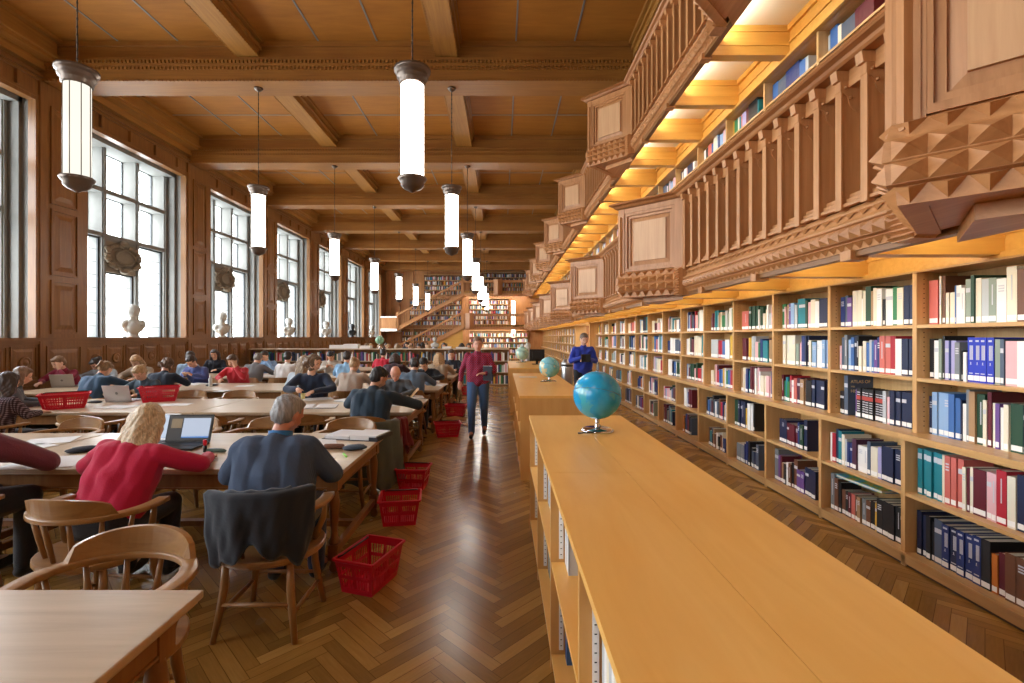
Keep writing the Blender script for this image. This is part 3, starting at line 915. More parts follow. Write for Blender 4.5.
HAND = {
 (0, 4): S(('salmon',.06,.29,.2),('red',.012,.27,.26),('cream',.012,.31,.25),('brown',.02,.31,.27),('cream',.02,.20,.16),('cream',.03,.2),('mid blue',.008,.24),('white',.03,.24),('white',.03,.22),('grey green',.03,.27),('dark green',.02,.29,.26),('cream',.03,.27),('pale grey',.05,.26,.25),('grey green',.04,.26,.2),('white',.05,.25),('cream',.05,.31),('brown',.06,.29,.25),('red',.05,.28),('white',.04,.26),('green',.05,.27),('cream',.04,.26),('navy',.04,.27),('white',.05,.24)),
 (0, 3): S(('black',.03,.26),('white',.03,.25),('grey green',.02,.26),('black',.012,.28,.27),('lavender',.03,.25,.18),('dark blue',.012,.25),('lavender',.03,.25,.2),('grey',.03,.24,.26),('black',.01,.19,.24),('white',.02,.18,.15),('bright blue',.038,.27,.2,4,'vol'),('grey green',.035,.26),('slate',.02,.26),('pink',.06,.25),('white',.05,.25),('dark green',.04,.26),('navy',.04,.27,.2,4)),
 (0, 2): S(('navy',.02,.25),('light blue',.035,.28,.2,3),('mid blue',.038,.28),('mid blue',.03,.26,.22),('navy',.008,.25,.2),('white',.022,.23),('grey',.02,.32,.27),('tan',.035,.31),('dark green',.045,.30,.25),('cream',.02,.27),('maroon',.022,.32,.27),('cream',.02,.26),('purple',.022,.26),('white',.02,.24),('cream',.025,.26),('dark green',.06,.27),('navy',.05,.27,.2,5)),
 (0, 1): S(('teal',.033,.30,.18,5,'band'),('cream',.014,.30),('salmon',.034,.30,.2,3),('cream',.02,.26,.2),('maroon',.016,.26,.25),('cream',.02,.27,.18),('maroon',.07,.27,.27),('pink',.03,.27,.2),('pink',.025,.27),('red',.05,.3,.2),('cream',.04,.28),('navy',.05,.3,.2,4)),
 (0, 0): S(('navy',.032,.29,.24),('navy',.03,.27,.25),('black',.03,.28,.25),('black',.02,.25,.25),('slate',.05,.28,.25),('dark blue',.045,.27,.24,1,'vol'),('navy',.045,.27,.24,1,'vol'),('dark blue',.045,.27,.24,1,'vol'),('dark blue',.045,.27,.24,1,'vol'),('dark blue',.045,.28,.24,1,'vol'),('black',.05,.28,.24),('orange',.03,.22,.2),('maroon',.04,.24),('brown',.05,.26,.2,6)),
 (1, 4): S(('dark blue',.045,.25),('slate',.03,.26,.26),('purple',.045,.24),('cream',.05,.29,.26),('cream',.04,.29),('white',.02,.22),('cream',.03,.28),('dark green',.05,.31,.26),('tan',.02,.27),('cream',.03,.29),('white',.045,.28),('black',.02,.2),('white',.06,.27),('green',.04,.28),('cream',.05,.27),('navy',.04,.28,.2,4)),
 (1, 3): S(('pink',.02,.20),('slate',.03,.27),('grey',.03,.29,.26),('light blue',.03,.25),('mid blue',.03,.27),('navy',.03,.28,.27),('black',.02,.28,.27),('cream',.03,.2),('cream',.03,.24),('mid blue',.03,.23),('pale grey',.02,.25),('mid blue',.02,.24),('purple',.03,.25),('dark blue',.03,.27),('salmon',.045,.28,.2),('salmon',.045,.28,.2),('red',.045,.28,.2),('white',.05,.26),('navy',.05,.26,.2,3)),
 (1, 2): S(('black',.025,.19,.15,2),('slate',.04,.325,.29,1,'atlas'),('gap',.085,0),('purple',.012,.22,.2),('black',.040,.235,.16,6,'redband'),('pale grey',.03,.24),('pink',.03,.2),('navy',.04,.25,.2,4)),
 (1, 1): S(('white',.02,.24,.2),('red',.04,.24,.22),('navy',.03,.28),('teal',.035,.27),('cream',.03,.25,.24),('pale grey',.02,.22,.25),('dark blue',.026,.2,.2,2),('plum',.04,.24,.25),('white',.05,.2,.2,2),('slate',.03,.25,.22),('cream',.06,.22,.22),('lavender',.03,.23),('navy',.05,.25,.2,4)),
 (1, 0): S(('grey',.04,.30,.2),('brown',.04,.27,.2),('black',.03,.25,.18),('brown',.04,.2,.17),('black',.03,.2,.17),('maroon',.03,.2),('salmon',.035,.2,.17),('brown',.03,.2,.17),('tan',.03,.2,.17),('grey',.04,.2,.17),('brown',.04,.2,.17),('black',.04,.21,.17),('yellow',.02,.21,.17),('black',.05,.25,.2,5)),
 (2, 4): S(('green',.05,.25),('pink',.02,.22),('tan',.04,.24),('purple',.03,.25),('light blue',.05,.25),('pale grey',.04,.23),('teal',.03,.28),('teal',.09,.28),('dark green',.03,.26),('pink',.04,.24),('cream',.06,.26),('white',.05,.24),('navy',.05,.26,.2,4)),
 (2, 0): S(('grey',.06,.31,.26),('purple',.03,.26,.25),('maroon',.03,.26),('tan',.03,.2),('black',.03,.2),('white',.04,.22),('brown',.04,.22),('black',.03,.24),('brown',.05,.28,.2),('purple',.05,.2,.2,2),('navy',.05,.25,.2,3)),
 (2, 2): S(('maroon',.03,.26),('green',.02,.2),('teal',.04,.24),('green',.04,.2),('red',.03,.26),('white',.03,.22),('salmon',.04,.24),('plum',.05,.25),('tan',.05,.24),('brown',.03,.25),('black',.07,.24,.2),('navy',.04,.25,.2,4)),
}
for bi, y0 in enumerate(CASEPOS):
    b = vis.index(y0) if y0 in vis else -1
    if b < 0: continue
    for r_ in range(5):
        xf = (XB if r_ >= 2 else XB2) + 0.018
        yh = y0 + BAY - 0.022 - rnd.uniform(0.0, 0.02); yl = y0 + 0.022
        if (b, r_) in HAND:
            run(y0 + BAY - 0.035, yl, HAND[(b, r_)], ROWS[r_], xf, b, r_, TOPS[r_])
            continue
        items = []; tot = 0
        if r_ <= 1: fill = rnd.choice([.30, .45, .5, .62]); start = rnd.uniform(0.02, 0.3) * (1 - fill)
        else: fill = rnd.uniform(0.72, 1.0); start = rnd.uniform(0, 0.05)
        span = (BAY - 0.05)
        series = None; left = 0
        base_h = rnd.uniform(0.21, 0.28)
        while tot < span * fill:
            if left <= 0:
                cn = rnd.choice(PALL if r_ >= 2 else PALW); left = rnd.choice([1, 1, 1, 1, 1, 2, 2, 3, 4]); w = rnd.uniform(.018, .05); hh = base_h + rnd.uniform(-.05, .05); dd = rnd.uniform(.15, .24)
                if r_ <= 1 and rnd.random() < .5: cn = rnd.choice(['navy', 'black', 'dark green', 'maroon', 'slate', 'brown', 'dark blue', 'cream'])
            items.append((cn, w, hh, dd)); tot += w + .0015; left -= 1
        run(yh - start, yl, items, ROWS[r_], xf, b, r_, TOPS[r_])
GB = []
for lvl in (0, 1):
    nb = int((Y1 - 0.1 + 2.0) / 0.955)
    for k in range(nb):
        y0 = -2.0 + 0.955 * k
        if y0 + .955 < 2.0: continue
        for ri, z in enumerate(GROWS[lvl]):
            zt = 4.66 if (lvl == 0 and ri == 5) else z + 0.33
            y = y0 + 0.955 - 0.02; tot = 0
            fill = rnd.uniform(.6, .98); left = 0
            bh = rnd.uniform(.19, .26)
            while y > y0 + 0.955 * (1 - fill) + 0.03:
                if left <= 0:
                    cn = rnd.choice(PALL); left = rnd.choice([1, 1, 2, 3, 5]); w = rnd.uniform(.022, .05); hh = bh + rnd.uniform(-.03, .04)
                GB.append(dict(y0=y - w, y1=y, z=z, h=min(hh, zt - z - .02), xf=XB + 0.11, d=.18, c=cn, bay=100 + k, row=ri, pos=0, ex=None, lvl=lvl))
                y -= w + .0015; left -= 1
COLN = list(PAL)
CMAT = [colmat(PAL[c], 'book') for c in COLN]
PG = plain('page block', 'd9d2c0', 0.8, noise=0.08, nscale=200)
LBL = plain('white call number label', 'f2f1ee', 0.6)
FOIL = plain('pale spine lettering', 'c9cbd2', 0.5)
def book_geo(m, b, ci, pg, lb, detail):
    y0, y1, z, h, x, d = b['y0'], b['y1'], b['z'], b['h'], b['xf'], b['d']
    if detail == 0:
        m.box(x, x + d, y0, y1, z, z + h, ci)
        m.box(x + .003, x + d - .004, y0 + .003, y1 - .003, z + h - .006, z + h + 0.0004, pg)
    m.box(x - .0012, x + .001, y0 + .002, y1 - .002, z + .012, z + .05, lb)
def area(b):
    ym = (b['y0'] + b['y1']) / 2
    if ym < 2.55: return 0
    return (b['y1'] - b['y0']) * b['h'] * (1 / ym) ** 2 * (3.0 / ym)
allb = sorted(BK + GB, key=area, reverse=True)
IND = [b for b in allb if 'lvl' not in b and area(b) > 0][:290]
ids = set(id(b) for b in IND)
REST = [b for b in allb if id(b) not in ids]
ROWN = ['bottom shelf', 'second lowest shelf', 'middle shelf', 'second highest shelf', 'top shelf']
for n, b in enumerate(sorted(IND, key=lambda q: (q['bay'], q['row'], q['pos']))):
    w = b['y1'] - b['y0']; yc = (b['y0'] + b['y1']) / 2
    hh, dd, z = b['h'], b['d'], b['z']
    cm = colmat(PAL[b['c']], 'book')
    adj = 'thick' if w > .042 else ('thin' if w < .02 else 'medium')
    t = MB()
    t.box(0, dd, -w/2, -w/2 + .003, 0, hh); t.box(0, dd, w/2 - .003, w/2, 0, hh)
    t.box(-.002, .003, -w/2, w/2, 0, hh)
    lab = '%s %s book, %s from left, %s, %s' % (adj, b['c'], nth(b['pos']), ROWN[b['row']], 'bay at the right edge' if b['bay'] == 0 else nth(b['bay']) + ' bay from right')
    lab = lab.replace('of the first bookcase bay from the right edge', 'in the bay at the right edge').replace(' bookcase bay from the right edge', ' bay from the right')
    o = t.build('book', cm, None, fix=False)
    o.location = (b['xf'], yc, z)
    o.rotation_euler = (0, 0, 0)
    tag(o, lab, 'book', 'books on the %s of the %s bookcase bay' % (ROWN[b['row']], nth(b['bay'])))
    t = MB(); t.box(.003, dd - .006, -w/2 + .003, w/2 - .003, .003, hh - .005)
    t.build('page_block', PG, o, fix=False)
    if yc < 9:
        t = MB(); t.box(-.0032, -.0018, -w/2 + .003, w/2 - .003, .012, .045)
        t.build('spine_label', LBL, o, fix=False)
        if b['ex'] or rnd.random() < .45:
            t = MB()
            ex = b['ex']
            if ex == 'redband':
                t.box(-.0035, -.0018, -w/2, w/2, hh*.62, hh*.75, 1)
                for q in range(9):
                    if 4 < q < 7: continue
                    t.box(-.0035, -.0018, -w/2 + .008, w/2 - .008, .06 + q*.02, .067 + q*.02, 0)
            elif ex == 'band':
                t.box(-.0035, -.0018, -w/2 + .002, w/2 - .002, hh*.78, hh*.9, 0)
            elif ex == 'vol':
                t.box(-.0035, -.0018, -w/2 + .012, w/2 - .012, hh*.90, hh*.94, 0)
                for q in range(3):
                    t.box(-.0035, -.0018, -w/2 + .008 + q*.008, -w/2 + .013 + q*.008, hh*.50, hh*.82, 0)
                t.box(-.0035, -.0018, -.002, .002, hh*.40, hh*.45, 0); t.box(-.0035, -.0018, -.006, .006, hh*.39, hh*.395, 0)
                t.box(-.0035, -.0018, -w/2 + .01, w/2 - .01, hh*.19, hh*.21, 0)
            else:
                k = rnd.choice([0, 1, 2])
                if k == 0: t.box(-.0035, -.0018, -.003, .003, hh*.4, hh*.85, 0)
                elif k == 1:
                    for q in range(3): t.box(-.0035, -.0018, -w*.3, w*.3, hh*(.7 + .06*q), hh*(.73 + .06*q), 0)
                else: t.box(-.0035, -.0018, -w/2 + .003, w/2 - .003, hh*.7, hh*.8, 0)
            t.build('spine_print', [FOIL, colmat('b8433a', 'book')], o, fix=False)
            if ex == 'atlas':
                for (txt, zz, sz) in (('ATLAS OF', .30, .040), ('THE', .262, .020), ('HISTORY', .215, .040)):
                    fc = bpy.data.curves.new('cover_title', 'FONT'); fc.body = txt; fc.size = sz; fc.extrude = .0006
                    fo = bpy.data.objects.new('cover_title', fc); COL.objects.link(fo)
                    fm = bpy.data.meshes.new_from_object(fo.evaluated_get(bpy.context.evaluated_depsgraph_get()))
                    bpy.data.objects.remove(fo)
                    fo = bpy.data.objects.new('cover_title', fm); COL.objects.link(fo)
                    fm.materials.clear(); fm.materials.append(colmat('e2c48e', 'book'))
                    fo.parent = o; fo.location = (.022, -w/2 - .001, zz - .01); fo.rotation_euler = (R(90), 0, 0)
for grp, sel, lb_ in (('bookcase_books', [b for b in REST if 'lvl' not in b], 'mixed books filling the far bays of the bookcases along the right wall'),
                 ('gallery_books', [b for b in REST if 'lvl' in b], 'mixed books on the shelves up on the two galleries')):
    m = MB()
    for b in sel:
        if area(b) <= 0 and 'lvl' not in b: continue
        book_geo(m, b, COLN.index(b['c']), len(COLN), len(COLN) + 1, 0)
    o = m.build(grp, CMAT + [PG, LBL], fix=False)
    tag(o, lb_, 'books', None, 'stuff')
# book lying flat, map-coloured
MAPM, mnt, mb_ = newmat('map print')
_n = mnt.nodes.new('ShaderNodeTexNoise'); _n.inputs['Scale'].default_value = 14
_r = mnt.nodes.new('ShaderNodeValToRGB'); _tc = mnt.nodes.new('ShaderNodeTexCoord')
mnt.links.new(_tc.outputs['Object'], _n.inputs['Vector']); mnt.links.new(_n.outputs[0], _r.inputs[0]); mnt.links.new(_r.outputs[0], mb_.inputs['Base Color'])
_r.color_ramp.interpolation = 'CONSTANT'
_r.color_ramp.elements[0].color = rgb('4f97b8'); _r.color_ramp.elements[1].position = .5; _r.color_ramp.elements[1].color = rgb('6fae62')
_e = _r.color_ramp.elements.new(.58); _e.color = rgb('b9a850')
t = MB(); t.box(-.01, .30, -.24, .24, 0, .004); t.box(-.01, .30, -.24, .24, .021, .025); t.box(.295, .30, -.24, .24, 0.004, .021)
yb_ = vis[1] + BAY * .55
o = t.build('book', MAPM); o.location = (XB2 + .05, yb_ , ROWS[0] + .335); o.rotation_euler = (0, 0, R(4))
tag(o, 'large map-covered book lying flat on the upright books of the bottom shelf', 'book')
t = MB(); t.box(-.005, .294, -.235, .235, .004, .021); t.build('page_block', PG, o)

# doorway in the right wall
m = MB()
for yy in (DOOR_Y[0] - 0.05, DOOR_Y[1] - 0.07):
    m.box(XB2 + .02, XR + 0.05, yy, yy + 0.12, 0, 2.2)
m.box(XB2, XR + 0.05, DOOR_Y[0], DOOR_Y[1], 2.12, 2.2)
d = tag(m.build('door_1', W_case), kind='structure')
area_light('passage_fill_light', (XR + .6, (DOOR_Y[0] + DOOR_Y[1])/2, 2.4), (0, 0, 0), .5, 2, 12, (1, .95, .85))  # added light, out of view, brightens the passage seen through the doorway
m = MB(); m.box(XR + 0.9, XR + 1.0, DOOR_Y[0] - 1, DOOR_Y[1] + 1, 0, 2.6)
m.box(XR + .2, XR + 1.0, DOOR_Y[0] - 1, DOOR_Y[0] - .9, 0, 2.6); m.box(XR + .2, XR + 1.0, DOOR_Y[1] + .9, DOOR_Y[1] + 1, 0, 2.6)
m.box(XR + .2, XR + 1.0, DOOR_Y[0] - 1, DOOR_Y[1] + 1, 2.5, 2.6); m.box(XR + .2, XR + 1.0, DOOR_Y[0] - 1, DOOR_Y[1] + 1, -.1, 0)
tag(m.build('wall_passage', PLASTER), kind='structure')
for k, (zz, cc) in enumerate(((1.25, 'c9b9b6'), (1.62, 'd9d6d0'))):
    m = MB(); m.box(-.006, 0, -.22, .22, -.16, .16); m.box(-.008, -.006, -.19, .19, -.13, .13, 1)
    o = m.build('notice', [PAPER, colmat(cc, 'book')]); o.location = (XR + .89, DOOR_Y[1] - .35 - .1*k, zz)
    tag(o, 'pale notice pinned in the side doorway, %s of two' % ('lower', 'upper')[k], 'notice', 'notices in the doorway')

# ================================================================ END WALL with stairs and galleries
YE = Y1
m = MB(); m.box(XG - 0.6, XR + 0.3, YE, YE + 0.2, 0, ZC)
tag(m.build('wall_end', W_gal), kind='structure')
m = MB()
for xx in (-8.6, -7.9, -6.9, -5.6, -2.9, -2.6): m.box(xx - 0.14, xx + 0.14, YE - 0.12, YE, 0, ZC)
m.box(-8.4, -7.0, YE - 0.05, YE, 2.5, 3.4); m.box(-8.4, -5.6, YE - .04, YE, 5.4, 6.4)
tag(m.build('trim_3', W_gal), kind='structure')
def end_case(x0, x1, z0, z1, label, rows, dark=False):
    t = thing('bookcase', label, 'bookcase', (x0, YE - 0.32, z0))
    m = MB(); L = x1 - x0; Ht = z1 - z0
    m.box(0, L, 0.26, 0.3, 0, Ht)
    n = max(1, round(L / 0.95))
    for k in range(n + 1): m.box(L*k/n - .015, L*k/n + .015, 0, .28, 0, Ht)
    m.build('carcass', W_wall, t)
    bk = MB()
    for r_ in range(rows):
        z = 0.05 + (Ht - 0.08) * r_ / rows
        s_ = MB(); s_.box(0, L, 0.0, .28, z - .03, z); s_.build('shelf', W_case, t)
        x = 0.03
        while x < L - 0.06:
            w = rnd.uniform(.03, .09)
            if rnd.random() < .88:
                ci = COLN.index(rnd.choice(PALL + PALW)); bk.box(x, x + w - .003, .04, .24, z, z + rnd.uniform(.2, .29) * min(1, (Ht/rows - .03)/.33), ci)
            x += w
    o = bk.build('shelved_books', CMAT, fix=False)
    o.location = t.location
    tag(o, 'small books in the ' + label.replace('oak bookcase', 'bookcase'), 'books', None, 'stuff')
    s_ = MB(); s_.box(-.02, L + .02, -.02, .3, Ht, Ht + .03); s_.build('top_board', W_case, t)
    return t
end_case(-7.6, -3.1, 0.0, 2.3, 'oak bookcase on the end wall under the lower stair', 5)
end_case(-7.0, -3.1, 2.55, 4.6, 'oak bookcase on the end wall between the two stair flights', 5)
end_case(-5.9, -3.1, 4.85, 6.4, 'oak bookcase on the end wall above the upper stair', 4)
end_case(-2.5, 2.0, 0.0, 2.15, 'oak bookcase on the end wall below the end gallery', 5)
end_case(-2.5, 0.5, 2.6, 4.6, 'oak bookcase at the back of the lower end gallery', 5)
end_case(-2.5, 2.0, 5.1, 6.6, 'oak bookcase at the back of the upper end gallery', 4)
# end galleries: soffits and balustrades, facing the camera
for lvl, zb, nm in ((0, 2.26, 'lower'), (1, 4.74, 'upper')):
    m = MB(); m.box(-2.9, XBAL + .1, YE - 1.5, YE, zb + .2, zb + .33)
    m.box(-2.9, XBAL + .1, YE - 1.5, YE - 1.4, zb - .05, zb + .3); 
    for k in range(5): m.box(-2.9 + k*1.2, -2.78 + k*1.2, YE - 1.4, YE, zb, zb + .22)
    e = thing('end_gallery', 'oak gallery across the end wall, %s of the two' % nm, 'gallery', (0, 0, 0))
    m.build('platform', W_soff, e)
    m = MB(); m.box(-2.9, XBAL, YE - 1.56, YE - 1.44, zb + .95, zb + 1.13); m.build('handrail', W_gal, e)
    m = MB(); m.box(-2.9, XBAL, YE - 1.60, YE - 1.40, zb - .05, zb + .16); m.build('base_moulding', W_gal, e)
    x = -2.8
    while x < XBAL:
        m = MB(); m.box(x, x + .05, YE - 1.53, YE - 1.45, zb + .1, zb + .97); m.build('baluster', W_gal, e); x += .2
    xp = -2.35 if lvl == 0 else -0.3
    m = MB(); m.prism([(xp - .32, YE - 1.5), (xp + .3, YE - 1.5), (xp + .3, YE - 1.75), (xp, YE - 1.95), (xp - .32, YE - 1.75)], zb, zb + 1.1)
    m.prism([(xp - .36, YE - 1.5), (xp + .34, YE - 1.5), (xp + .34, YE - 1.79), (xp, YE - 2.0), (xp - .36, YE - 1.79)], zb + 1.06, zb + 1.15)
    m.build('pulpit_front', W_gal, e)
    area_light('end_gallery_lamp', (-.5, YE - 1.2, zb + .12), (R(35), 0, 0), 4.4, .1, 40, WARM)
# staircases
def stair(name, x0, z0, x1, z1, yb, label, fill=False):
    t = thing(name, label, 'staircase', (0, 0, 0))
    W = 1.3; n = max(6, int((z1 - z0) / 0.17)); dx = (x1 - x0) / n; dz = (z1 - z0) / n
    m = MB()
    for k in range(n): m.box(x0 + dx*k, x0 + dx*(k+1) + .02, yb + .04, yb + W, z0 + dz*(k+1) - .05, z0 + dz*(k+1))
    m.build('treads', W_gal, t)
    s = (z1 - z0) / (x1 - x0)
    for yy in (yb, yb + W - .06):
        m = MB(); m.prism([(x0, z0 - .02 - .1), (x1, z1 - .02 - .1), (x1, z1 + .2), (x0, z0 + .2)], yy, yy + .06, 'y')
        m.prism([(x0, z0 - .12), (x1, z1 - .12), (x1, z1 - .05), (x0, z0 - .05)], yy - .04, yy + .1, 'y'); m.build('stringer', W_gal, t)
    m = MB(); m.prism([(x0, z0 + .98), (x1, z1 + .98), (x1, z1 + 1.12), (x0, z0 + 1.12)], yb - .04, yb + .08, 'y'); m.build('handrail', W_gal, t)
    nb = int((x1 - x0) / .19)
    for k in range(nb):
        xx = x0 + (x1 - x0) * (k + .5) / nb; zz = z0 + s * (xx - x0)
        m = MB(); m.box(xx - .025, xx + .025, yb, yb + .05, zz + .15, zz + 1.0); m.build('baluster', W_gal, t)
    if fill:
        m = MB(); m.prism([(x0 + 2.0, 0), (x1, 0), (x1, z1 - .1), (x0 + 2.0, z0 + s*2.0 - .1)], yb + .1, yb + .2, 'y'); m.build('side_cladding', W_soff, t)
    for xx, zz in ((x0, z0), (x1, z1)):
        m = MB(); m.box(xx - .09, xx + .09, yb - .06, yb + .12, zz - .1, zz + 1.22); m.box(xx - .12, xx + .12, yb - .09, yb + .15, zz + 1.18, zz + 1.26); m.build('newel_post', W_gal, t)
    return t
stair('staircase', -7.3, 0.0, -2.75, 2.35, YE - 3.2, 'lower flight of the oak staircase rising right to the lower end gallery', True)
stair('staircase', -7.7, 2.25, -2.9, 4.75, YE - 1.5, 'upper flight of the oak staircase rising from the white-edged landing')
t = thing('stair_landing', 'small oak landing with white edges at the foot of the upper flight', 'landing', (0, 0, 0))
m = MB(); m.box(-8.9, -7.7, YE - 1.6, YE, 2.1, 2.3); m.build('platform', PLASTER, t)
m = MB(); m.box(-8.85, -7.75, YE - 1.6, YE - 1.5, 2.3, 3.1); m.build('front_panel', W_gal, t)
m = MB(); m.box(-8.9, -7.7, YE - 1.64, YE - 1.46, 3.1, 3.2); m.build('handrail', PLASTER, t)
# tall narrow window at the right of the end wall
m = MB(); m.box(0.66, 1.06, YE - .06, YE - .001, 1.6, 4.5)
w_ = tag(m.build('window_20', W_gal), kind='structure')
m = MB(); m.box(0.72, 1.0, YE - .08, YE - .06, 1.66, 4.44); m.build('frosted_pane', emis('frosted glass daylight', 'fdfaf2', 2.5), w_)

#@@ISLANDS
# ================================================================ LOW BOOKCASE ISLANDS
def island(x0, x1, y0, y1, h, label, bays, mid=None):
    t = thing('low_bookcase', label, 'low bookcase', ((x0 + x1) / 2, (y0 + y1) / 2, 0))
    cx, cy = (x0 + x1) / 2, (y0 + y1) / 2
    X0, X1, YA, YB = x0 - cx, x1 - cx, y0 - cy, y1 - cy
    nu = bays // 2
    for k in range(nu):
        a = YA + (YB - YA) * k / nu; b = YA + (YB - YA) * (k+1) / nu
        for (p, q) in ((X0 - .005, -0.0012), (0.0012, X1 + .005)):
            m = MB(); m.box(p, q, a + .001, b - .001, h - .028, h); m.build('worktop', W_isl, t)
    m = MB(); m.box(-.012, .012, YA + .02, YB - .02, .08, h - .03); m.build('centre_panel', W_isl_z, t)
    for k in range(bays + 1):
        yy = YA + (YB - YA) * k / bays
        a, b = (yy, yy + .025) if k == 0 else ((yy - .025, yy) if k == bays else (yy - .014, yy + .014))
        m = MB(); m.box(X0 + .004, X1 - .004, a, b, 0.0, h - .028); m.build('upright', W_isl_z, t)
        if 0 < k < bays + 1 and y0 < 5:
            m = MB()
            for zz0, zz1 in ((.10, .52), (.56, h - .035)):
                m.box(X0 + .045, X0 + .067, a - .003, a - .0005, zz0, zz1)
                q = zz0 + .02
                while q < zz1 - .01:
                    m.box(X0 + .052, X0 + .060, a - .0036, a - .003, q, q + .004, 1); q += .03
            m.build('shelf_rail', [PAPER, BLACK], t)
    for z in (.08, .545):
        for k in range(bays):
            a = YA + (YB - YA) * k / bays + .02; b = YA + (YB - YA) * (k+1) / bays - .02
            for (p, q) in ((X0 + .006, -.012), (.012, X1 - .006)):
                m = MB(); m.box(p, q, a, b, z - .022, z); m.build('shelf', W_isl, t)
    m = MB(); m.box(X0 + .03, X1 - .03, YA + .01, YB - .01, 0, .058); m.build('plinth', W_isl_z, t)
    return t
HI = 0.99
island(.243, 1.035, .66, 4.25, HI, 'long low birch bookcase with a bare worktop in the right foreground', 4)
island(.21, 1.0, 5.65, 9.2, HI, 'second low birch bookcase, carrying the pale blue globe', 4)
island(.17, .96, 10.75, 13.9, HI, 'third low birch bookcase, farthest of the row, carrying a black monitor', 4)
# books inside the near island's open bays
k = 0
for (yy, z, n, cols) in ((1.51, .545, 7, ['pale grey', 'white', 'cream']), (1.4, .08, 5, ['dark blue', 'white', 'grey']), (2.41, .545, 4, ['white', 'pale grey']), (2.40, .08, 2, ['dark blue', 'mid blue']), (3.30, .545, 5, ['white', 'grey', 'mid blue']), (3.31, .08, 5, ['pale grey', 'dark green']), (4.18, .545, 5, ['white', 'pale grey']), (4.15, .08, 4, ['grey', 'cream'])):
    for q in range(n):
        c = cols[q % len(cols)]; w = .03
        m = MB(); hh = rnd.uniform(.27, .31)
        m.box(0, .2, -w/2, -w/2 + .003, 0, hh); m.box(0, .2, w/2 - .003, w/2, 0, hh); m.box(-.002, .003, -w/2, w/2, 0, hh)
        o = m.build('book', colmat(PAL[c], 'book'), fix=False); o.location = (.243 + .075, yy - q*.033, z)
        tag(o, '%s book, %s from the far end, %s %s compartment, nearest low bookcase' % (c, ORD[q], 'nearest' if yy < 1.6 else 'second' if yy < 2.5 else 'third' if yy < 3.5 else 'farthest', 'upper' if z > .3 else 'lower'), 'book', 'books in the near low bookcase')
        p = MB(); p.box(.003, .195, -w/2 + .003, w/2 - .003, .003, hh - .005); p.build('page_block', PG, o, fix=False)

# transverse low bookcase closing the reading area
t = thing('low_bookcase', 'long low oak bookcase running across the hall behind the readers', 'low bookcase', (-4.1, 16.6, 0))
m = MB(); m.box(-4.6, 4.35, -.02, .42, 1.24, 1.28); m.build('worktop', W_tab, t)
m = MB(); m.box(-4.6, 4.35, .18, .22, 0.05, 1.24); m.box(-4.58, 4.33, .03, .4, 0, .06)
for k in range(11): m.box(-4.6 + .893*k, -4.57 + .893*k, 0, .4, 0, 1.24)
m.build('carcass', W_tableg, t)
for z in (.06, .46, .85):
    m = MB(); m.box(-4.58, 4.33, .01, .4, z - .02, z + .01); m.build('shelf', W_tab, t)
m = MB()
for z in (.07, .47, .86):
    x = -4.5
    while x < 4.3:
        w = rnd.uniform(.03, .07)
        if rnd.random() < .9: m.box(x, x + w - .004, .03, .16, z, z + rnd.uniform(.22, .32), COLN.index(rnd.choice(PALW + ['dark green', 'navy', 'teal', 'green'])))
        x += w
o = m.build('shelved_books', CMAT, fix=False); o.location = t.location
tag(o, 'dark mixed books in the long low bookcase crossing the hall', 'books', None, 'stuff')

# ---- globes
def globemat(name, sea, land, border):
    m, nt, b = newmat(name)
    tc = nt.nodes.new('ShaderNodeTexCoord'); n = nt.nodes.new('ShaderNodeTexNoise')
    n.inputs['Scale'].default_value = 7; n.inputs['Detail'].default_value = 6
    r = nt.nodes.new('ShaderNodeValToRGB'); r.color_ramp.interpolation = 'LINEAR'
    nt.links.new(tc.outputs['Object'], n.inputs[0]); nt.links.new(n.outputs[0], r.inputs[0]); nt.links.new(r.outputs[0], b.inputs['Base Color'])
    r.color_ramp.elements[0].position = 0.56; r.color_ramp.elements[0].color = rgb(sea)
    r.color_ramp.elements[1].position = 0.60; r.color_ramp.elements[1].color = rgb(land)
    e = r.color_ramp.elements.new(0.40); e.color = rgb(border)
    b.inputs['Roughness'].default_value = 0.25; b.inputs['Coat Weight'].default_value = 0.4
    return m
def globe(x, y, z, r, zb, sea, land, border, label, metal=CHROME):
    t = thing('globe', label, 'globe', (x, y, zb), R(20))
    zc = z - zb
    m = MB(); m.sphere((0, 0, 0), r, 40); o = m.build('sphere', globemat('globe map ' + sea, sea, land, border), t)
    o.location = (0, 0, zc); o.rotation_euler = (0, R(23), R(40))
    m = MB(); m.tube([(math.cos(a)*r*1.004, math.sin(a)*r*1.004, 0) for a in [2*PI*k/40 for k in range(41)]], .0016, 6); b = m.build('equator_line', colmat('0f3f60', 'p'), o)
    m = MB(); m.lathe([(.0, 0), (r*.68, 0), (r*.68, .010), (r*.56, .022), (r*.15, .022), (r*.10, .03), (r*.10, zc - r*.97), (r*.22, zc - r*.96), (r*.22, zc - r*.93), (.005, zc - r*.93)], n=24)
    m.build('base', metal, t)
    m = MB(); m.tube([(r*.3, .05, .03), (-r*.1, -r*.3, .025), (-r*.5, -r*.5, .012), (-r*1.1, -r*.35, .008)], .006, 6); m.build('cable', BLACK, t)
    m = MB(); m.sphere((0, 0, zc + r), (.012, .012, .008), 8); m.build('pole_cap', metal, t)
    return t
globe(.70, 3.55, 1.254, .176, HI, '0c93c8', '3fa3b4', '1ea4d6', 'large deep-blue globe on a chrome base, on the nearest low bookcase')
globe(.735, 7.5, 1.214, .160, HI, '62b4c8', 'c6c39a', '86cbd6', 'pale blue globe with yellow land, on the second low bookcase')
globe(.55, 13.2, 1.235, .185, HI, '9cc9c0', 'cfd0ac', 'a9d2c6', 'pale green globe on the farthest low bookcase')
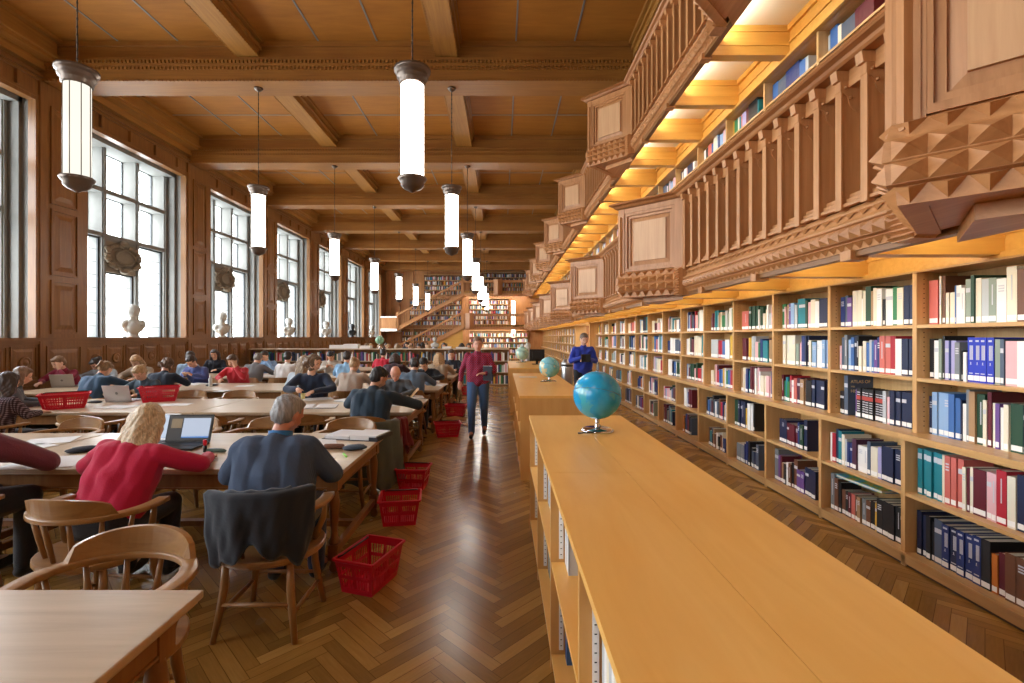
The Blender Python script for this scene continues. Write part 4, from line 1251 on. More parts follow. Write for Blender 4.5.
globe(px(379, 16.7), 16.8, 1.57, .15, 1.28, '7fb59a', 'a9c9a0', '8cc0a4', 'small green globe on the low bookcase crossing the hall')
# monitor, papers, urn bin
t = thing('monitor', 'black computer monitor seen from behind on the third low bookcase', 'monitor', (px(537, 12.2), 12.2, HI))
m = MB(); m.box(-.19, .19, -.02, .02, .08, .38); m.box(-.12, .12, -.05, -.02, .14, .32); bevel(m.build('screen_shell', BLACK, t), .006)
m = MB(); m.box(-.12, .12, -.09, .09, 0, .015); m.box(-.03, .03, -.02, .02, .015, .12); m.build('stand', BLACK, t)
t = thing('litter_bin', 'steel cylindrical litter bin with domed lid beside the far bookcases', 'bin', (px(567, 15.2), 15.2, 0))
m = MB(); m.lathe([(0, 0), (.17, 0), (.18, .02), (.18, .78), (.17, .80), (.0, .80)], n=24); m.build('body', STEEL, t)
m = MB(); m.lathe([(.185, .80), (.185, .84), (.16, .90), (.10, .97), (.04, 1.0), (.0, 1.01)], n=24); m.build('lid', STEEL, t)
m = MB(); m.lathe([(.19, .76), (.19, .80)], n=24); m.build('band', BLACK, t)

#@@LAMPS
# ================================================================ PENDANT LAMPS
def make_lamp(lit):
    t = thing('pendant_lamp', 'x', 'lamp', (0, 0, 0))
    zt, zb = 4.60, 3.24
    r = .125
    m = MB(); m.lathe([(.03, zt + .02), (.10, zt + .01), (.205, zt), (.20, zt - .03), (.17, zt - .05), (.175, zt - .09), (.15, zt - .12), (.145, zt - .17), (.12, zt - .18), (.0, zt - .18)], n=24)
    bevel(m.build('top_housing', BRONZE, t), .002)
    m = MB(); m.lathe([(r, zt - .17), (r, zb + .14)], n=20); m.build('glass_tube', LAMP if lit else LAMP_DIM, t)
    m = MB()
    for q in range(8):
        a = 2*PI*q/8 + .2
        m.tube([((r + .003)*math.cos(a), (r + .003)*math.sin(a), zt - .17), ((r + .003)*math.cos(a), (r + .003)*math.sin(a), zb + .14)], .005, 5)
    m.build('glazing_bar', BRONZE, t)
    m = MB(); m.lathe([(.15, zb + .16), (.165, zb + .145), (.15, zb + .12), (.13, zb + .10), (.125, zb + .06), (.09, zb + .03), (.04, zb + .01), (.03, zb), (0, zb - .01)], n=24)
    m.build('bottom_cup', BRONZE, t)
    m = MB(); m.tube([(0, 0, zt + .01), (0, 0, ZB - .08)], .007, 6)
    z = zt + .03
    while z < ZB - .12:
        m.sphere((0, 0, z), (.012, .012, .025), 6); z += .09
    m.build('chain', CHAIN, t)
    m = MB(); m.lathe([(0, ZB - .13), (.03, ZB - .12), (.07, ZB - .09), (.085, ZB - .061)], n=16); m.build('ceiling_canopy', BRONZE, t)
    return t
lp1 = make_lamp(True); lp2 = make_lamp(False)
u1 = u2 = False
for row, lx in (('centre', -1.0), ('window-side', -4.84)):
    for k in range(-2, 7):
        y = 5.23 + P * k
        lit = not (row == 'window-side' and k == 0)
        if not lit: c = lp2; 
        else:
            c = lp1 if not u1 else copy_tree(lp1); u1 = True
        c.location = (lx + (.10 if k == 0 and lx < -2 else 0), y + (.16 if k == 0 else 0), .06)
        if k >= 0: lab = 'bronze and glass cylinder pendant lamp, %s from the camera in the %s row' % (ORD[k], row)
        else: lab = 'bronze cylinder pendant lamp of the %s row, %s behind the camera' % (row, ORD[-k-1])
        tag(c, lab, 'lamp', 'cylinder pendant lamps in the %s row' % row)

# ---- busts on the sills
def bust(y, label, mat):
    t = thing('bust', label, 'bust', (XW - .22, y, 1.665), R(-140))
    t.scale = (1.12,)*3
    m = MB()
    m.lathe([(.0, 0), (.12, 0), (.12, .03), (.08, .05), (.07, .08), (.10, .11), (.10, .12), (0, .12)], n=16)
    m.build('pedestal', mat, t)
    m = MB()
    m.sphere((0, 0, .25), (.20, .12, .17), 16); m.sphere((.13, 0, .29), (.10, .10, .11), 12); m.sphere((-.13, 0, .29), (.10, .10, .11), 12); m.sphere((0, .05, .22), (.13, .10, .15), 12)
    m.capsule((0, 0, .34), (0, .01, .46), .085, .075); m.sphere((0, .01, .58), (.125, .14, .145), 16); m.sphere((0, .06, .53), (.075, .085, .085), 12)
    m.sphere((0, .135, .56), (.018, .03, .025), 8); m.sphere((0, -.02, .62), (.138, .14, .12), 14)
    m.build('figure', mat, t)
    return t
bust(11.95, 'white marble bust on the sill of the nearest full window', MARBLE)
bust(WIN_Y[5] - .6, 'white marble bust on the sill of the second window', MARBLE)
bust(WIN_Y[6], 'white marble bust on the sill of the third window', MARBLE)
bust(WIN_Y[7], 'small pale bust on the sill of the fourth window', MARBLE)
bust(WIN_Y[8], 'dark bronze bust on the sill of the fifth window', DARKBR)
bust(WIN_Y[9], 'small pale bust on the sill of the farthest window', MARBLE)
# ================================================================ READING TABLES
TZ = 0.76
def turned_leg(x, y, z1):
    m = MB()
    m.box(x - .04, x + .04, y - .04, y + .04, z1 - .13, z1)
    m.lathe([(.036, .20), (.042, .22), (.026, .25), (.024, .30), (.034, .42), (.038, .50), (.030, .56), (.022, .585), (.036, .60), (.036, z1 - .13)], (x, y, 0), 12)
    m.box(x - .036, x + .036, y - .036, y + .036, .09, .20)
    m.lathe([(.02, .0), (.034, .015), (.036, .04), (.024, .075), (.03, .09)], (x, y, 0), 12)
    return m
def make_table(L, D, y0, x1, label, fine=True):
    cx, cy = x1 - L/2, y0 + D/2
    t = thing('reading_table', label, 'table', (cx, cy, 0), 0, 'long oak reading tables')
    m = MB(); m.box(-L/2, L/2, -D/2, D/2, TZ - .028, TZ); m.box(-L/2 + .012, L/2 - .012, -D/2 + .012, D/2 - .012, TZ - .042, TZ - .028)
    bevel(m.build('tabletop', W_tab, t), .005, 2)
    m = MB(); i = .07
    for (a, b, c, d) in ((-L/2+i, L/2-i, -D/2+i, -D/2+i+.025), (-L/2+i, L/2-i, D/2-i-.025, D/2-i), (-L/2+i, -L/2+i+.025, -D/2+i, D/2-i), (L/2-i-.025, L/2-i, -D/2+i, D/2-i)):
        m.box(a, b, c, d, TZ - .155, TZ - .042)
        m.box(a - .006, b + .006, c - .006, d + .006, TZ - .16, TZ - .148)
    m.build('apron', W_tableg, t)
    lx, ly = L/2 - .102, D/2 - .102
    for sx in (-1, 1):
        for sy in (-1, 1): turned_leg(sx*lx, sy*ly, TZ - .042).build('leg', W_tableg, t)
        m = MB(); m.box(sx*lx - .025, sx*lx + .025, -ly, ly, .12, .175); bevel(m.build('stretcher', W_tableg, t), .005)
    m = MB(); m.box(-lx, lx, -.03, .03, .125, .17); m.build('stretcher', W_tableg, t)
    return t
T = [(0.49, 1.76), (3.36, 4.63), (5.90, 7.20), (8.35, 9.66), (10.95, 12.25), (13.5, 14.8)]
for i, (a, b) in enumerate(T):
    if i == 0:
        make_table(2.6, b - a, a, -1.085, 'bare glare-paled oak reading table cut off by the lower left corner')
        continue
    nm = ['', 'nearest occupied row', 'second occupied row', 'third occupied row', 'fourth occupied row', 'farthest row before the low bookcase'][i]
    make_table(2.66, b - a, a, -1.10, 'oak reading table at the aisle end of the ' + nm)
    make_table(2.66, b - a, a, -3.77, 'oak reading table in the middle of the ' + nm)
    if i >= 2: make_table(1.75, b - a, a - (.5 if i == 3 else 0), -6.44, 'oak reading table at the window end of the ' + nm)
for k, y in enumerate((18.6, 21.4, 24.2, 27.0, 29.8)):
    make_table(5.2, 1.25, y, -1.2, 'oak reading table beyond the low bookcase, %s from it' % ORD[k])

# ================================================================ CHAIRS
def chair_proto():
    t = thing('captains_chair', 'x', 'chair', (0, 0, 0))
    m = MB()
    poly = []
    for k in range(28):
        a = 2*PI*k/28
        rx, ry = .30, .285
        x, y = rx*math.cos(a), ry*math.sin(a)
        if y > .2: y = .2 + (y - .2)*.4
        poly.append((x, y))
    m.prism(poly, .44, .47)
    m.prism([(x*.96, y*.96) for x, y in poly], .427, .44)
    bevel(m.build('seat', W_chair_x, t), .008, 2)
    # arm rail: horseshoe board, open to +y
    def horse(a): return (.305*math.cos(a), .27*math.sin(a))
    m = MB(); vs = []; fs = []
    A0, A1, n = R(180-18), R(360+18), 30
    for k in range(n + 1):
        a = A0 + (A1 - A0)*k/n
        c = Vector(horse(a)); 
        if a < PI or a > 2*PI: c.y = .305*abs(math.sin(a)) * 1.35
        nn = Vector((math.cos(a), math.sin(a)))
        w = .030 if R(200) < a < R(340) else .034
        zc = .712
        for (o, dz) in ((-w, -.014), (w, -.014), (w, .014), (-w, .014)):
            q = c + nn*o; vs.append((q.x, q.y, zc + dz))
    for k in range(n):
        for j in range(4): fs.append((k*4+j, k*4+(j+1) % 4, (k+1)*4+(j+1) % 4, (k+1)*4+j))
    fs += [(0, 1, 2, 3), (n*4+3, n*4+2, n*4+1, n*4)]
    m.add(vs, fs, 0, True); bevel(m.build('arm_rail', W_chair_x, t), .006, 2)
    m = MB(); vs = []; fs = []; n = 18     # raised crest
    for k in range(n + 1):
        u = k/n; a = R(215) + R(110)*u
        c = Vector(horse(a)); nn = Vector((math.cos(a), math.sin(a)))
        hgt = .105 * min(1, math.sin(PI*u)**.35 if 0 < u < 1 else 0) + .004
        for (o, dz) in ((-.016, 0), (.014, 0), (.026, hgt), (.004, hgt)):
            q = c + nn*o; vs.append((q.x, q.y, .722 + dz))
    for k in range(n):
        for j in range(4): fs.append((k*4+j, k*4+(j+1) % 4, (k+1)*4+(j+1) % 4, (k+1)*4+j))
    fs += [(0, 1, 2, 3), (n*4+3, n*4+2, n*4+1, n*4)]
    m.add(vs, fs, 0, False); m.build('crest', W_chair_x, t)
    for k in range(8):
        a = R(180-8) + R(196)*k/7
        c = Vector(horse(a)); s = Vector((.235*math.cos(a), .22*math.sin(a)))
        m = MB()
        if k in (0, 7): m.tube([(s.x, s.y, .45), (s.x*1.05, s.y*1.0, .5), (c.x*.96, c.y, .6), (c.x, c.y, .705)], [.016, .024, .018, .014], 8)
        else: m.tube([(s.x, s.y, .45), ((s.x+c.x)/2, (s.y+c.y)/2, .58), (c.x, c.y, .705)], [.011, .015, .010], 8)
        m.build('spindle', W_chair, t)
    F_ = {}
    for sx in (-1, 1):
        for sy in (-1, 1):
            a = (sx*.18, sy*.17, .435); b = (sx*.225, sy*.215, 0)
            m = MB(); m.tube([a, (sx*.185, sy*.175, .28), (sx*.20, sy*.19, .16), b], [.018, .023, .021, .015], 10); m.build('leg', W_chair, t)
            F_[(sx, sy)] = Vector((sx*.203, sy*.193, .15))
    for (p, q) in (((-1, -1), (-1, 1)), ((1, -1), (1, 1)), ((-1, -1), (1, -1)), ((-1, 1), (1, 1))):
        A, B = F_[p].copy(), F_[q].copy()
        if p[0] != q[0]: A.z = B.z = .20
        m = MB(); m.tube([A, (A+B)/2, B], [.010, .014, .010], 8); m.build('stretcher', W_chair, t)
    return t
cproto = chair_proto(); cused = False
def far_chair_mesh():
    m = MB()
    m.lathe([(0, .42), (.25, .42), (.255, .45), (0, .455)], n=14)
    n = 14; vs = []; fs = []
    for k in range(n + 1):
        a = R(170) + R(200)*k/n; up = .10 if 4 <= k <= 10 else 0
        for (o, dz) in ((.27, -.015), (.32, -.015), (.32, .015 + up), (.29, .015 + up)): vs.append((o*math.cos(a), o*.9*math.sin(a), .69 + dz))
    for k in range(n):
        for j in range(4): fs.append((k*4+j, k*4+(j+1) % 4, (k+1)*4+(j+1) % 4, (k+1)*4+j))
    m.add(vs, fs)
    for k in range(6):
        a = R(175) + R(190)*k/5; m.tube([(.235*math.cos(a), .22*math.sin(a), .45), (.3*math.cos(a), .27*math.sin(a), .69)], .011, 6)
    for sx in (-1, 1):
        for sy in (-1, 1): m.tube([(sx*.16, sy*.15, .42), (sx*.22, sy*.21, 0)], .018, 6)
    for s in (-1, 1): m.tube([(-.2, s*.19, .18), (.2, s*.19, .18)], .012, 6)
    return m.mesh('captains_chair')
FCM = far_chair_mesh(); FCM.materials.append(W_chair)
def chair(x, y, rz, label, group, near=True):
    global cused
    if near:
        c = cproto if not cused else copy_tree(cproto); cused = True
    else:
        c = bpy.data.objects.new('captains_chair', FCM); COL.objects.link(c)
    c.location = (x, y, 0); c.rotation_euler = (0, 0, rz)
    return tag(c, label, 'chair', group)

# ================================================================ PEOPLE
def remesh(mb, voxel, smooth=4, name='m', fac=.5):
    me = mb.mesh(name)
    o = bpy.data.objects.new('tmp_' + name, me); COL.objects.link(o)
    r = o.modifiers.new('r', 'REMESH'); r.mode = 'VOXEL'; r.voxel_size = voxel; r.use_smooth_shade = True
    if smooth:
        s = o.modifiers.new('s', 'SMOOTH'); s.factor = fac; s.iterations = smooth
    dg = bpy.context.evaluated_depsgraph_get()
    out = bpy.data.meshes.new_from_object(o.evaluated_get(dg))
    out.name = name
    out.polygons.foreach_set('use_smooth', [True]*len(out.polygons))
    bpy.data.objects.remove(o)
    return out
import numpy as np
def ripple(me, fn):
    n = len(me.vertices); co = np.empty(n*3); no = np.empty(n*3)
    me.vertices.foreach_get('co', co); me.vertex_normals.foreach_get('vector', no)
    co = co.reshape(-1, 3); no = no.reshape(-1, 3)
    co += no * fn(co[:, 0], co[:, 1], co[:, 2])[:, None]
    me.vertices.foreach_set('co', co.ravel()); me.update()
def rx(v, deg):
    a = R(deg); return Vector((v[0], v[1]*math.cos(a) - v[2]*math.sin(a), v[1]*math.sin(a) + v[2]*math.cos(a)))
def hand_geo(m, wr, d, side, curl=.4, up=Vector((0, 0, 1)), fs=1.0):
    d = d.normalized(); s = d.cross(up).normalized() * side; nrm = s.cross(d).normalized()
    if nrm.dot(up) < 0: nrm = -nrm
    m.capsule(wr, wr + d*.03, .024, .026)
    for o, ln in ((-.028, .062), (-.010, .068), (.010, .068), (.027, .060)):
        m.capsule(wr + d*.02 + s*o*.7, wr + d*(ln + .02) + s*o, .015, .0125, 8)
    for o, ln, r in ((-.031, .030, .0075), (-.011, .036, .0085), (.010, .038, .0088), (.029, .034, .0085)):
        b = wr + d*.088 + s*o; c = b + d*ln*.9 - nrm*ln*curl*.5; e = c + d*ln*.7*(1-curl*.5) - nrm*ln*curl
        m.capsule(b, c, r*fs, r*fs*.95, 8); m.capsule(c, e, r*fs*.95, r*fs*.8, 8)
    b = wr + d*.03 + s*.026; c = b + d*.028 + s*.024 - nrm*.008; e = c + d*.028 + s*.008 - nrm*.006
    m.capsule(b, c, .012, .010, 8); m.capsule(c, e, .010, .008, 8)
def head_mats(N, pitch, yaw, roll=0):
    return Matrix.Translation(N) @ Matrix.Rotation(R(yaw), 4, 'Z') @ Matrix.Rotation(R(-pitch), 4, 'X') @ Matrix.Rotation(R(roll), 4, 'Y')
def head_geo(m, M):
    m.sphere((0, -.005, .165), (.074, .092, .088), 18, M=M)
    m.sphere((0, .022, .115), (.060, .066, .075), 16, M=M)
    m.sphere((0, .040, .068), (.036, .036, .030), 12, M=M)      # chin and jaw
    m.capsule((-.045, .012, .085), (.045, .012, .085), .026, .026, M=M)
    m.capsule((-.04, .062, .150), (.04, .062, .150), .016, .016, M=M)   # brow
    m.capsule((0, .078, .140), (0, .098, .108), .009, .014, 8, M=M)     # nose
    m.sphere((.036, .060, .108), (.02, .02, .018), 10, M=M); m.sphere((-.036, .060, .108), (.02, .02, .018), 10, M=M)
    m.sphere((0, .082, .082), (.022, .010, .010), 10, M=M)
    for s in (-1, 1):
        m.sphere((s*.076, -.008, .128), (.009, .020, .032), 10, M=M)
    m.capsule((0, -.012, -.02), (0, -.008, .08), .052, .050, M=M)
def person_meshes(key, pose, hair, voxel=.012, bulk=1.0, fingers=True):
    """all meshes of one figure, in its own space: feet on z=0, hips over the origin, facing +y"""
    lean = pose.get('lean', 20); hip = Vector((0, 0, pose.get('hipz', .54))); sl = pose.get('side', 0)
    def up(v): 
        q = rx(v, -lean); q = Matrix.Rotation(R(sl), 3, 'Y') @ q; return hip + q
    mid = up((0, -.02, .22)); ch = up((0, .0, .38)); N = up((0, .03, .50))
    twist = R(pose.get('twist', 0))
    SH = {}
    for s in (-1, 1):
        v = Vector((s*.165*bulk**.5, 0, .425)); v = Matrix.Rotation(twist, 3, 'Z') @ v; SH[s] = up(v)
    EL = {s: Vector(pose['el'][0 if s < 0 else 1]) for s in (-1, 1)}
    WR = {s: Vector(pose['wr'][0 if s < 0 else 1]) for s in (-1, 1)}
    HD = {s: Vector(pose.get('hd', ((.3, 1, -.1), (-.3, 1, -.1)))[0 if s < 0 else 1]) for s in (-1, 1)}
    K = {s: Vector(pose['kn'][0 if s < 0 else 1]) for s in (-1, 1)}
    A = {s: Vector(pose['an'][0 if s < 0 else 1]) for s in (-1, 1)}
    M = head_mats(N, pose.get('pitch', 30), pose.get('yaw', 0), pose.get('roll', 0))
    b = MB()
    b.capsule(hip, ch, .075, .06); b.capsule(ch, N, .06, .05); b.capsule(SH[-1], SH[1], .05, .05)
    head_geo(b, M)
    for s in (-1, 1):
        b.capsule(hip + Vector((s*.09, 0, 0)), K[s], .07, .05); b.capsule(K[s], A[s], .045, .035)
        b.capsule(A[s], A[s] + Vector((s*.01, .12, -.03)), .035, .03)
        b.capsule(SH[s], EL[s], .042, .036); b.capsule(EL[s], WR[s], .034, .024)
        hand_geo(b, WR[s], HD[s], -s, pose.get('curl', .5))
    out = {'body': remesh(b, voxel, 2, 'body_' + key, .4)}
    c = MB()    # jumper / shirt
    w = .085*bulk
    for s in (-1, 1):
        c.capsule(hip + Vector((s*.075, -.01, .02)), up((s*w, -.02, .22)), .115*bulk, .112*bulk)
        c.capsule(up((s*w, -.02, .22)), up((s*w*1.05, -.005, .38)), .112*bulk, .105*bulk)
        c.capsule(up((s*w, -.01, .38)), SH[s], .09*bulk, .066*bulk**.5)
        c.capsule(SH[s], EL[s], .064*bulk, .052*bulk); c.capsule(EL[s], WR[s] - (WR[s]-EL[s]).normalized()*.03, .052*bulk, .036)
        c.sphere(tuple(EL[s]), .054*bulk, 10)
    c.capsule(hip + Vector((0, .01, .02)), up((0, .0, .25)), .118*bulk, .112*bulk); c.capsule(up((0, .0, .25)), up((0, .015, .41)), .112*bulk, .085*bulk)
    c.capsule(hip + Vector((0, -.01, .02)), up((0, -.035, .25)), .118*bulk, .118*bulk); c.capsule(up((0, -.035, .25)), up((0, -.01, .40)), .118*bulk, .095*bulk)
    c.capsule(up((0, -.01, .40)), up((0, .02, .49)), .095*bulk, .063)
    out['top'] = remesh(c, voxel, 5, 'top_' + key)
    # gentle folds
    rr = random.Random(hash(key) % 1000 if False else sum(map(ord, key)))
    ph = [rr.uniform(0, 6) for _ in range(4)]
    ripple(out['top'], lambda x, y, z: .005*np.sin(26*z + 9*x + ph[0]) * np.sin(11*x - 15*y + ph[1]) + .0035*np.sin(40*x + 34*z + ph[2]))
    c = MB()
    for s in (-1, 1):
        c.capsule(hip + Vector((s*.085, -.02, 0)), K[s], .112*bulk, .073); c.capsule(K[s], A[s] + Vector((0, 0, .0)), .070, .055)
    c.capsule(hip + Vector((-.06, -.03, .03)), hip + Vector((.06, -.03, .03)), .118*bulk, .118*bulk)
    out['trousers'] = remesh(c, voxel*1.15, 4, 'trousers_' + key)
    c = MB()
    for s in (-1, 1):
        a = A[s]; g = Vector((a.x, a.y, a.z))
        fz = a.z - .075
        tip = Vector(pose.get('toe', ((0, .17, 0), (0, .17, 0)))[0 if s < 0 else 1])
        c.capsule(a + Vector((0, -.02, -.035)), a + tip*.5 + Vector((0, 0, -.04)), .042, .040)
        c.capsule(a + tip*.5 + Vector((0, 0, -.042)), a + tip + Vector((0, 0, -.046)), .040, .032)
    out['shoes'] = remesh(c, voxel*.9, 2, 'shoes_' + key)
    # hair
    c = MB(); h = hair
    if h != 'bald':
        c.sphere((0, -.020, .175), (.084, .095, .088), 18, M=M)
        c.sphere((0, -.045, .130), (.078, .070, .075), 16, M=M)
        c.sphere((0, .035, .220), (.062, .050, .030), 14, M=M)
        if h in ('long', 'loose'):
            for q in range(-3, 4):
                c.capsule((q*.024, -.07 + abs(q)*.012, .16), (q*.030, -.075 + abs(q)*.015, .02), .040, .036, M=M)
                if h == 'long': c.capsule((q*.030, -.075 + abs(q)*.015, .02), tuple(M.inverted() @ (M @ Vector((q*.032, -.10, -.03)) + Vector((0, -.03, -.10)))), .036, .018, M=M)
            for s in (-1, 1): c.capsule((s*.075, -.01, .16), (s*.078, .015, .03), .026, .022, M=M)
        if h == 'pony':
            c.sphere((0, -.12, .17), (.030, .030, .030), 10, M=M); c.capsule((0, -.13, .17), (0, -.145, .04), .032, .014, M=M)
        if h == 'bun': c.sphere((0, -.115, .18), (.045, .040, .042), 12, M=M)
        if h == 'curly':
            for q in range(46):
                a = rr.uniform(0, 2*PI); e = rr.uniform(-.9, 1.3)
                p = Vector((math.cos(a)*math.cos(e)*.095, -.03 + math.sin(a)*math.cos(e)*.09 - .02, .14 + math.sin(e)*.10 - .02))
                if p.y < .035: c.sphere(tuple(p), rr.uniform(.022, .034), 8, M=M)
    else:
        c.sphere((0, -.048, .120), (.076, .052, .045), 14, M=M)
    out['hair'] = remesh(c, min(voxel, .009), 2, 'hair_' + key)
    ripple(out['hair'], lambda x, y, z: .0025*np.sin(160*x + 6*np.sin(20*z)) + .002*np.sin(130*y + 30*z))
    e = MB()
    for s in (-1, 1): e.sphere((s*.030, .070, .136), (.013, .009, .006), 10, M=M)
    out['eyes'] = e
    e = MB()
    for s in (-1, 1): e.capsule((s*.016, .0795, .1555), (s*.044, .072, .156), .0045, .0035, 6, M=M)
    out['brows'] = e
    e = MB(); e.capsule((-.016, .0905, .083), (.016, .0905, .083), .0045, .0045, 6, M=M)
    out['mouth'] = e
    out['M'] = M; out['N'] = N; out['up'] = up
    return out
PCACHE = {}
EYE = plain('eye', '2a211d', 0.3); LIP = plain('lips', 'a45a52', 0.5)
LEGS = dict(kn=((-.13, .42, .52), (.13, .42, .52)), an=((-.13, .38, .10), (.13, .40, .10)))
POSES = {
 'write':  dict(lean=16, pitch=40, yaw=6, el=((-.30, .26, .82), (.31, .25, .82)), wr=((-.12, .44, .80), (.14, .46, .80)), **LEGS),
 'lean':   dict(lean=26, pitch=44, yaw=-10, el=((-.34, .34, .82), (.33, .38, .82)), wr=((-.10, .52, .80), (.10, .55, .80)), **LEGS),
 'chin':   dict(lean=18, pitch=28, yaw=-14, el=((-.24, .34, .82), (.26, .30, .82)), wr=((-.07, .33, 1.02), (.10, .48, .80)), hd=((.2, -.1, 1), (-.3, 1, -.1)), curl=.9, **LEGS),
 'upright': dict(lean=8, pitch=18, yaw=8, el=((-.26, .12, .80), (.26, .12, .80)), wr=((-.14, .36, .80), (.14, .36, .80)), **LEGS),
 'phone':  dict(lean=14, pitch=42, yaw=0, el=((-.25, .18, .81), (.25, .18, .81)), wr=((-.06, .32, .87), (.06, .32, .87)), hd=((.2, .6, .5), (-.2, .6, .5)), curl=.8, **LEGS),
 'side':   dict(lean=16, pitch=16, yaw=-62, el=((-.28, .22, .82), (.28, .24, .82)), wr=((-.02, .40, .80), (.12, .42, .82)), **LEGS),
}
def person(loc, rz, pose, hair, top, trou, hairc, label, skin='d9a98c', key=None, voxel=None, bulk=1.0, shoes='20201f', scale=1.0, group=None, detail=True):
    k = key or ('%s_%s' % (pose, hair))
    if k not in PCACHE:
        p = POSES[pose] if isinstance(pose, str) else pose
        PCACHE[k] = person_meshes(k, p, hair, voxel or .014, bulk)
        for nm in ('eyes', 'brows', 'mouth'):
            PCACHE[k][nm] = PCACHE[k][nm].mesh(nm)
        for nm in ('body', 'top', 'trousers', 'shoes', 'hair', 'eyes', 'brows', 'mouth'):
            if not len(PCACHE[k][nm].materials): PCACHE[k][nm].materials.append(None)
    c = PCACHE[k]
    def mk(nm, mesh, mat, par):
        o = bpy.data.objects.new(nm, mesh); COL.objects.link(o)
        o.material_slots[0].link = 'OBJECT'; o.material_slots[0].material = mat
        if par: o.parent = par
        return o
    b = mk('person', c['body'], colmat(skin, 'skin'), None)
    b.location = loc; b.rotation_euler = (0, 0, rz); b.scale = (scale,)*3
    tag(b, label, 'person', group)
    mk('jumper', c['top'], top if not isinstance(top, str) else colmat(top), b)
    mk('trousers', c['trousers'], colmat(trou), b)
    mk('shoes', c['shoes'], colmat(shoes), b)
    mk('hair', c['hair'], colmat(hairc, 'hair'), b)
    if detail:
        mk('eyes', c['eyes'], EYE, b); mk('eyebrows', c['brows'], colmat(hairc, 'hair'), b); mk('mouth', c['mouth'], LIP, b)
    return b

# knit and patterned clothes
def knit(name, c, sc_=170):
    m, nt, b = newmat(name)
    tc = nt.nodes.new('ShaderNodeTexCoord'); w = nt.nodes.new('ShaderNodeTexWave'); w.inputs['Scale'].default_value = sc_/3; w.bands_direction = 'X'
    w.inputs['Distortion'].default_value = 1.5; w.inputs['Detail'].default_value = 1; w.inputs['Detail Scale'].default_value = 3
    r = nt.nodes.new('ShaderNodeValToRGB'); c = rgb(c)
    r.color_ramp.elements[0].color = (c[0]*.7, c[1]*.7, c[2]*.7, 1); r.color_ramp.elements[1].color = (c[0]*1.2, c[1]*1.2, c[2]*1.2, 1)
    nt.links.new(tc.outputs['Object'], w.inputs[0]); nt.links.new(w.outputs[0], r.inputs[0]); nt.links.new(r.outputs[0], b.inputs['Base Color'])
    bp = nt.nodes.new('ShaderNodeBump'); bp.inputs['Strength'].default_value = .4; bp.inputs['Distance'].default_value = .006
    nt.links.new(w.outputs[0], bp.inputs['Height']); nt.links.new(bp.outputs[0], b.inputs['Normal']); b.inputs['Roughness'].default_value = .95
    return m
def plaid(name, c1, c2, c3, s=16):
    m, nt, b = newmat(name); N_ = nt.nodes; L = nt.links
    tc = N_.new('ShaderNodeTexCoord')
    ws_ = []
    for d_ in ('X', 'Z'):
        w = N_.new('ShaderNodeTexWave'); w.bands_direction = d_; w.inputs['Scale'].default_value = s/2; L.new(tc.outputs['Object'], w.inputs[0]); ws_.append(w)
    mm = N_.new('ShaderNodeMath'); mm.operation = 'ADD'; L.new(ws_[0].outputs['Fac'], mm.inputs[0]); L.new(ws_[1].outputs['Fac'], mm.inputs[1])
    m2 = N_.new('ShaderNodeMath'); m2.operation = 'MULTIPLY'; m2.inputs[1].default_value = .5; L.new(mm.outputs[0], m2.inputs[0])
    r = N_.new('ShaderNodeValToRGB'); r.color_ramp.elements[0].color = rgb(c1); r.color_ramp.elements[0].position = .2
    r.color_ramp.elements[1].color = rgb(c3); r.color_ramp.elements[1].position = .9; e = r.color_ramp.elements.new(.55); e.color = rgb(c2)
    L.new(m2.outputs[0], r.inputs[0]); L.new(r.outputs[0], b.inputs['Base Color']); b.inputs['Roughness'].default_value = .9
    return m
KN = knit('navy knitted wool', '44536b')
PLAID = plaid('red checked shirt', '6b1430', 'b23450', '3b2a4a')
STRIPE = plaid('dark nordic knit', '241c24', '4a3640', '8d8088', 30)

# --- nearest row, seen from behind
SP1 = dict(lean=12, pitch=26, yaw=-30, el=((-.30, .12, .79), (.31, .14, .79)), wr=((-.14, .46, .80), (.14, .48, .80)), **LEGS)
person((-1.40, 2.93, 0), R(3), SP1, 'short', KN, '2c3f63', '8f8f90', 'grey-haired man in a navy knitted jumper, seen from behind at the aisle end', key='man1', voxel=.009, bulk=1.24, skin='c98a70', scale=1.03)
m = MB(); c_ = PCACHE['man1']
m.lathe([(.068, -.03), (.072, -.0), (.069, .028), (.060, .030)], n=24, M=Matrix.Translation(c_['N']) @ Matrix.Rotation(R(-14), 4, 'X'))
o = m.build('shirt_collar', colmat('2f6fa8')); o.parent = [q for q in bpy.data.objects if q.get('label', '').startswith('grey-haired man in a navy')][0]
SP2 = dict(lean=22, side=8, twist=-8, pitch=32, yaw=6, roll=4, el=((-.30, .24, .82), (.42, .26, .82)), wr=((-.06, .52, .80), (.32, .56, .80)), **LEGS)
person((-2.44, 2.98, 0), R(4), SP2, 'long', 'c01445', '22242c', 'c4ae8c', 'blonde woman in a crimson jumper bent over the table, seen from behind', key='woman2', voxel=.009, bulk=1.08, skin='d9ab90')
SP3 = dict(lean=13, side=2, twist=-5, pitch=35, yaw=0, el=((-.28, .30, .82), (.34, .36, .76)), wr=((-.02, .48, .74), (.08, .50, .74)), **LEGS)
person((-3.50, 2.93, 0), R(-6), SP3, 'short', '6d3648', '23242a', '4a382c', 'person in a plum jumper leaning on an elbow, cut off by the left edge', key='man3', voxel=.010, bulk=1.2, skin='d9ab90', scale=1.1)
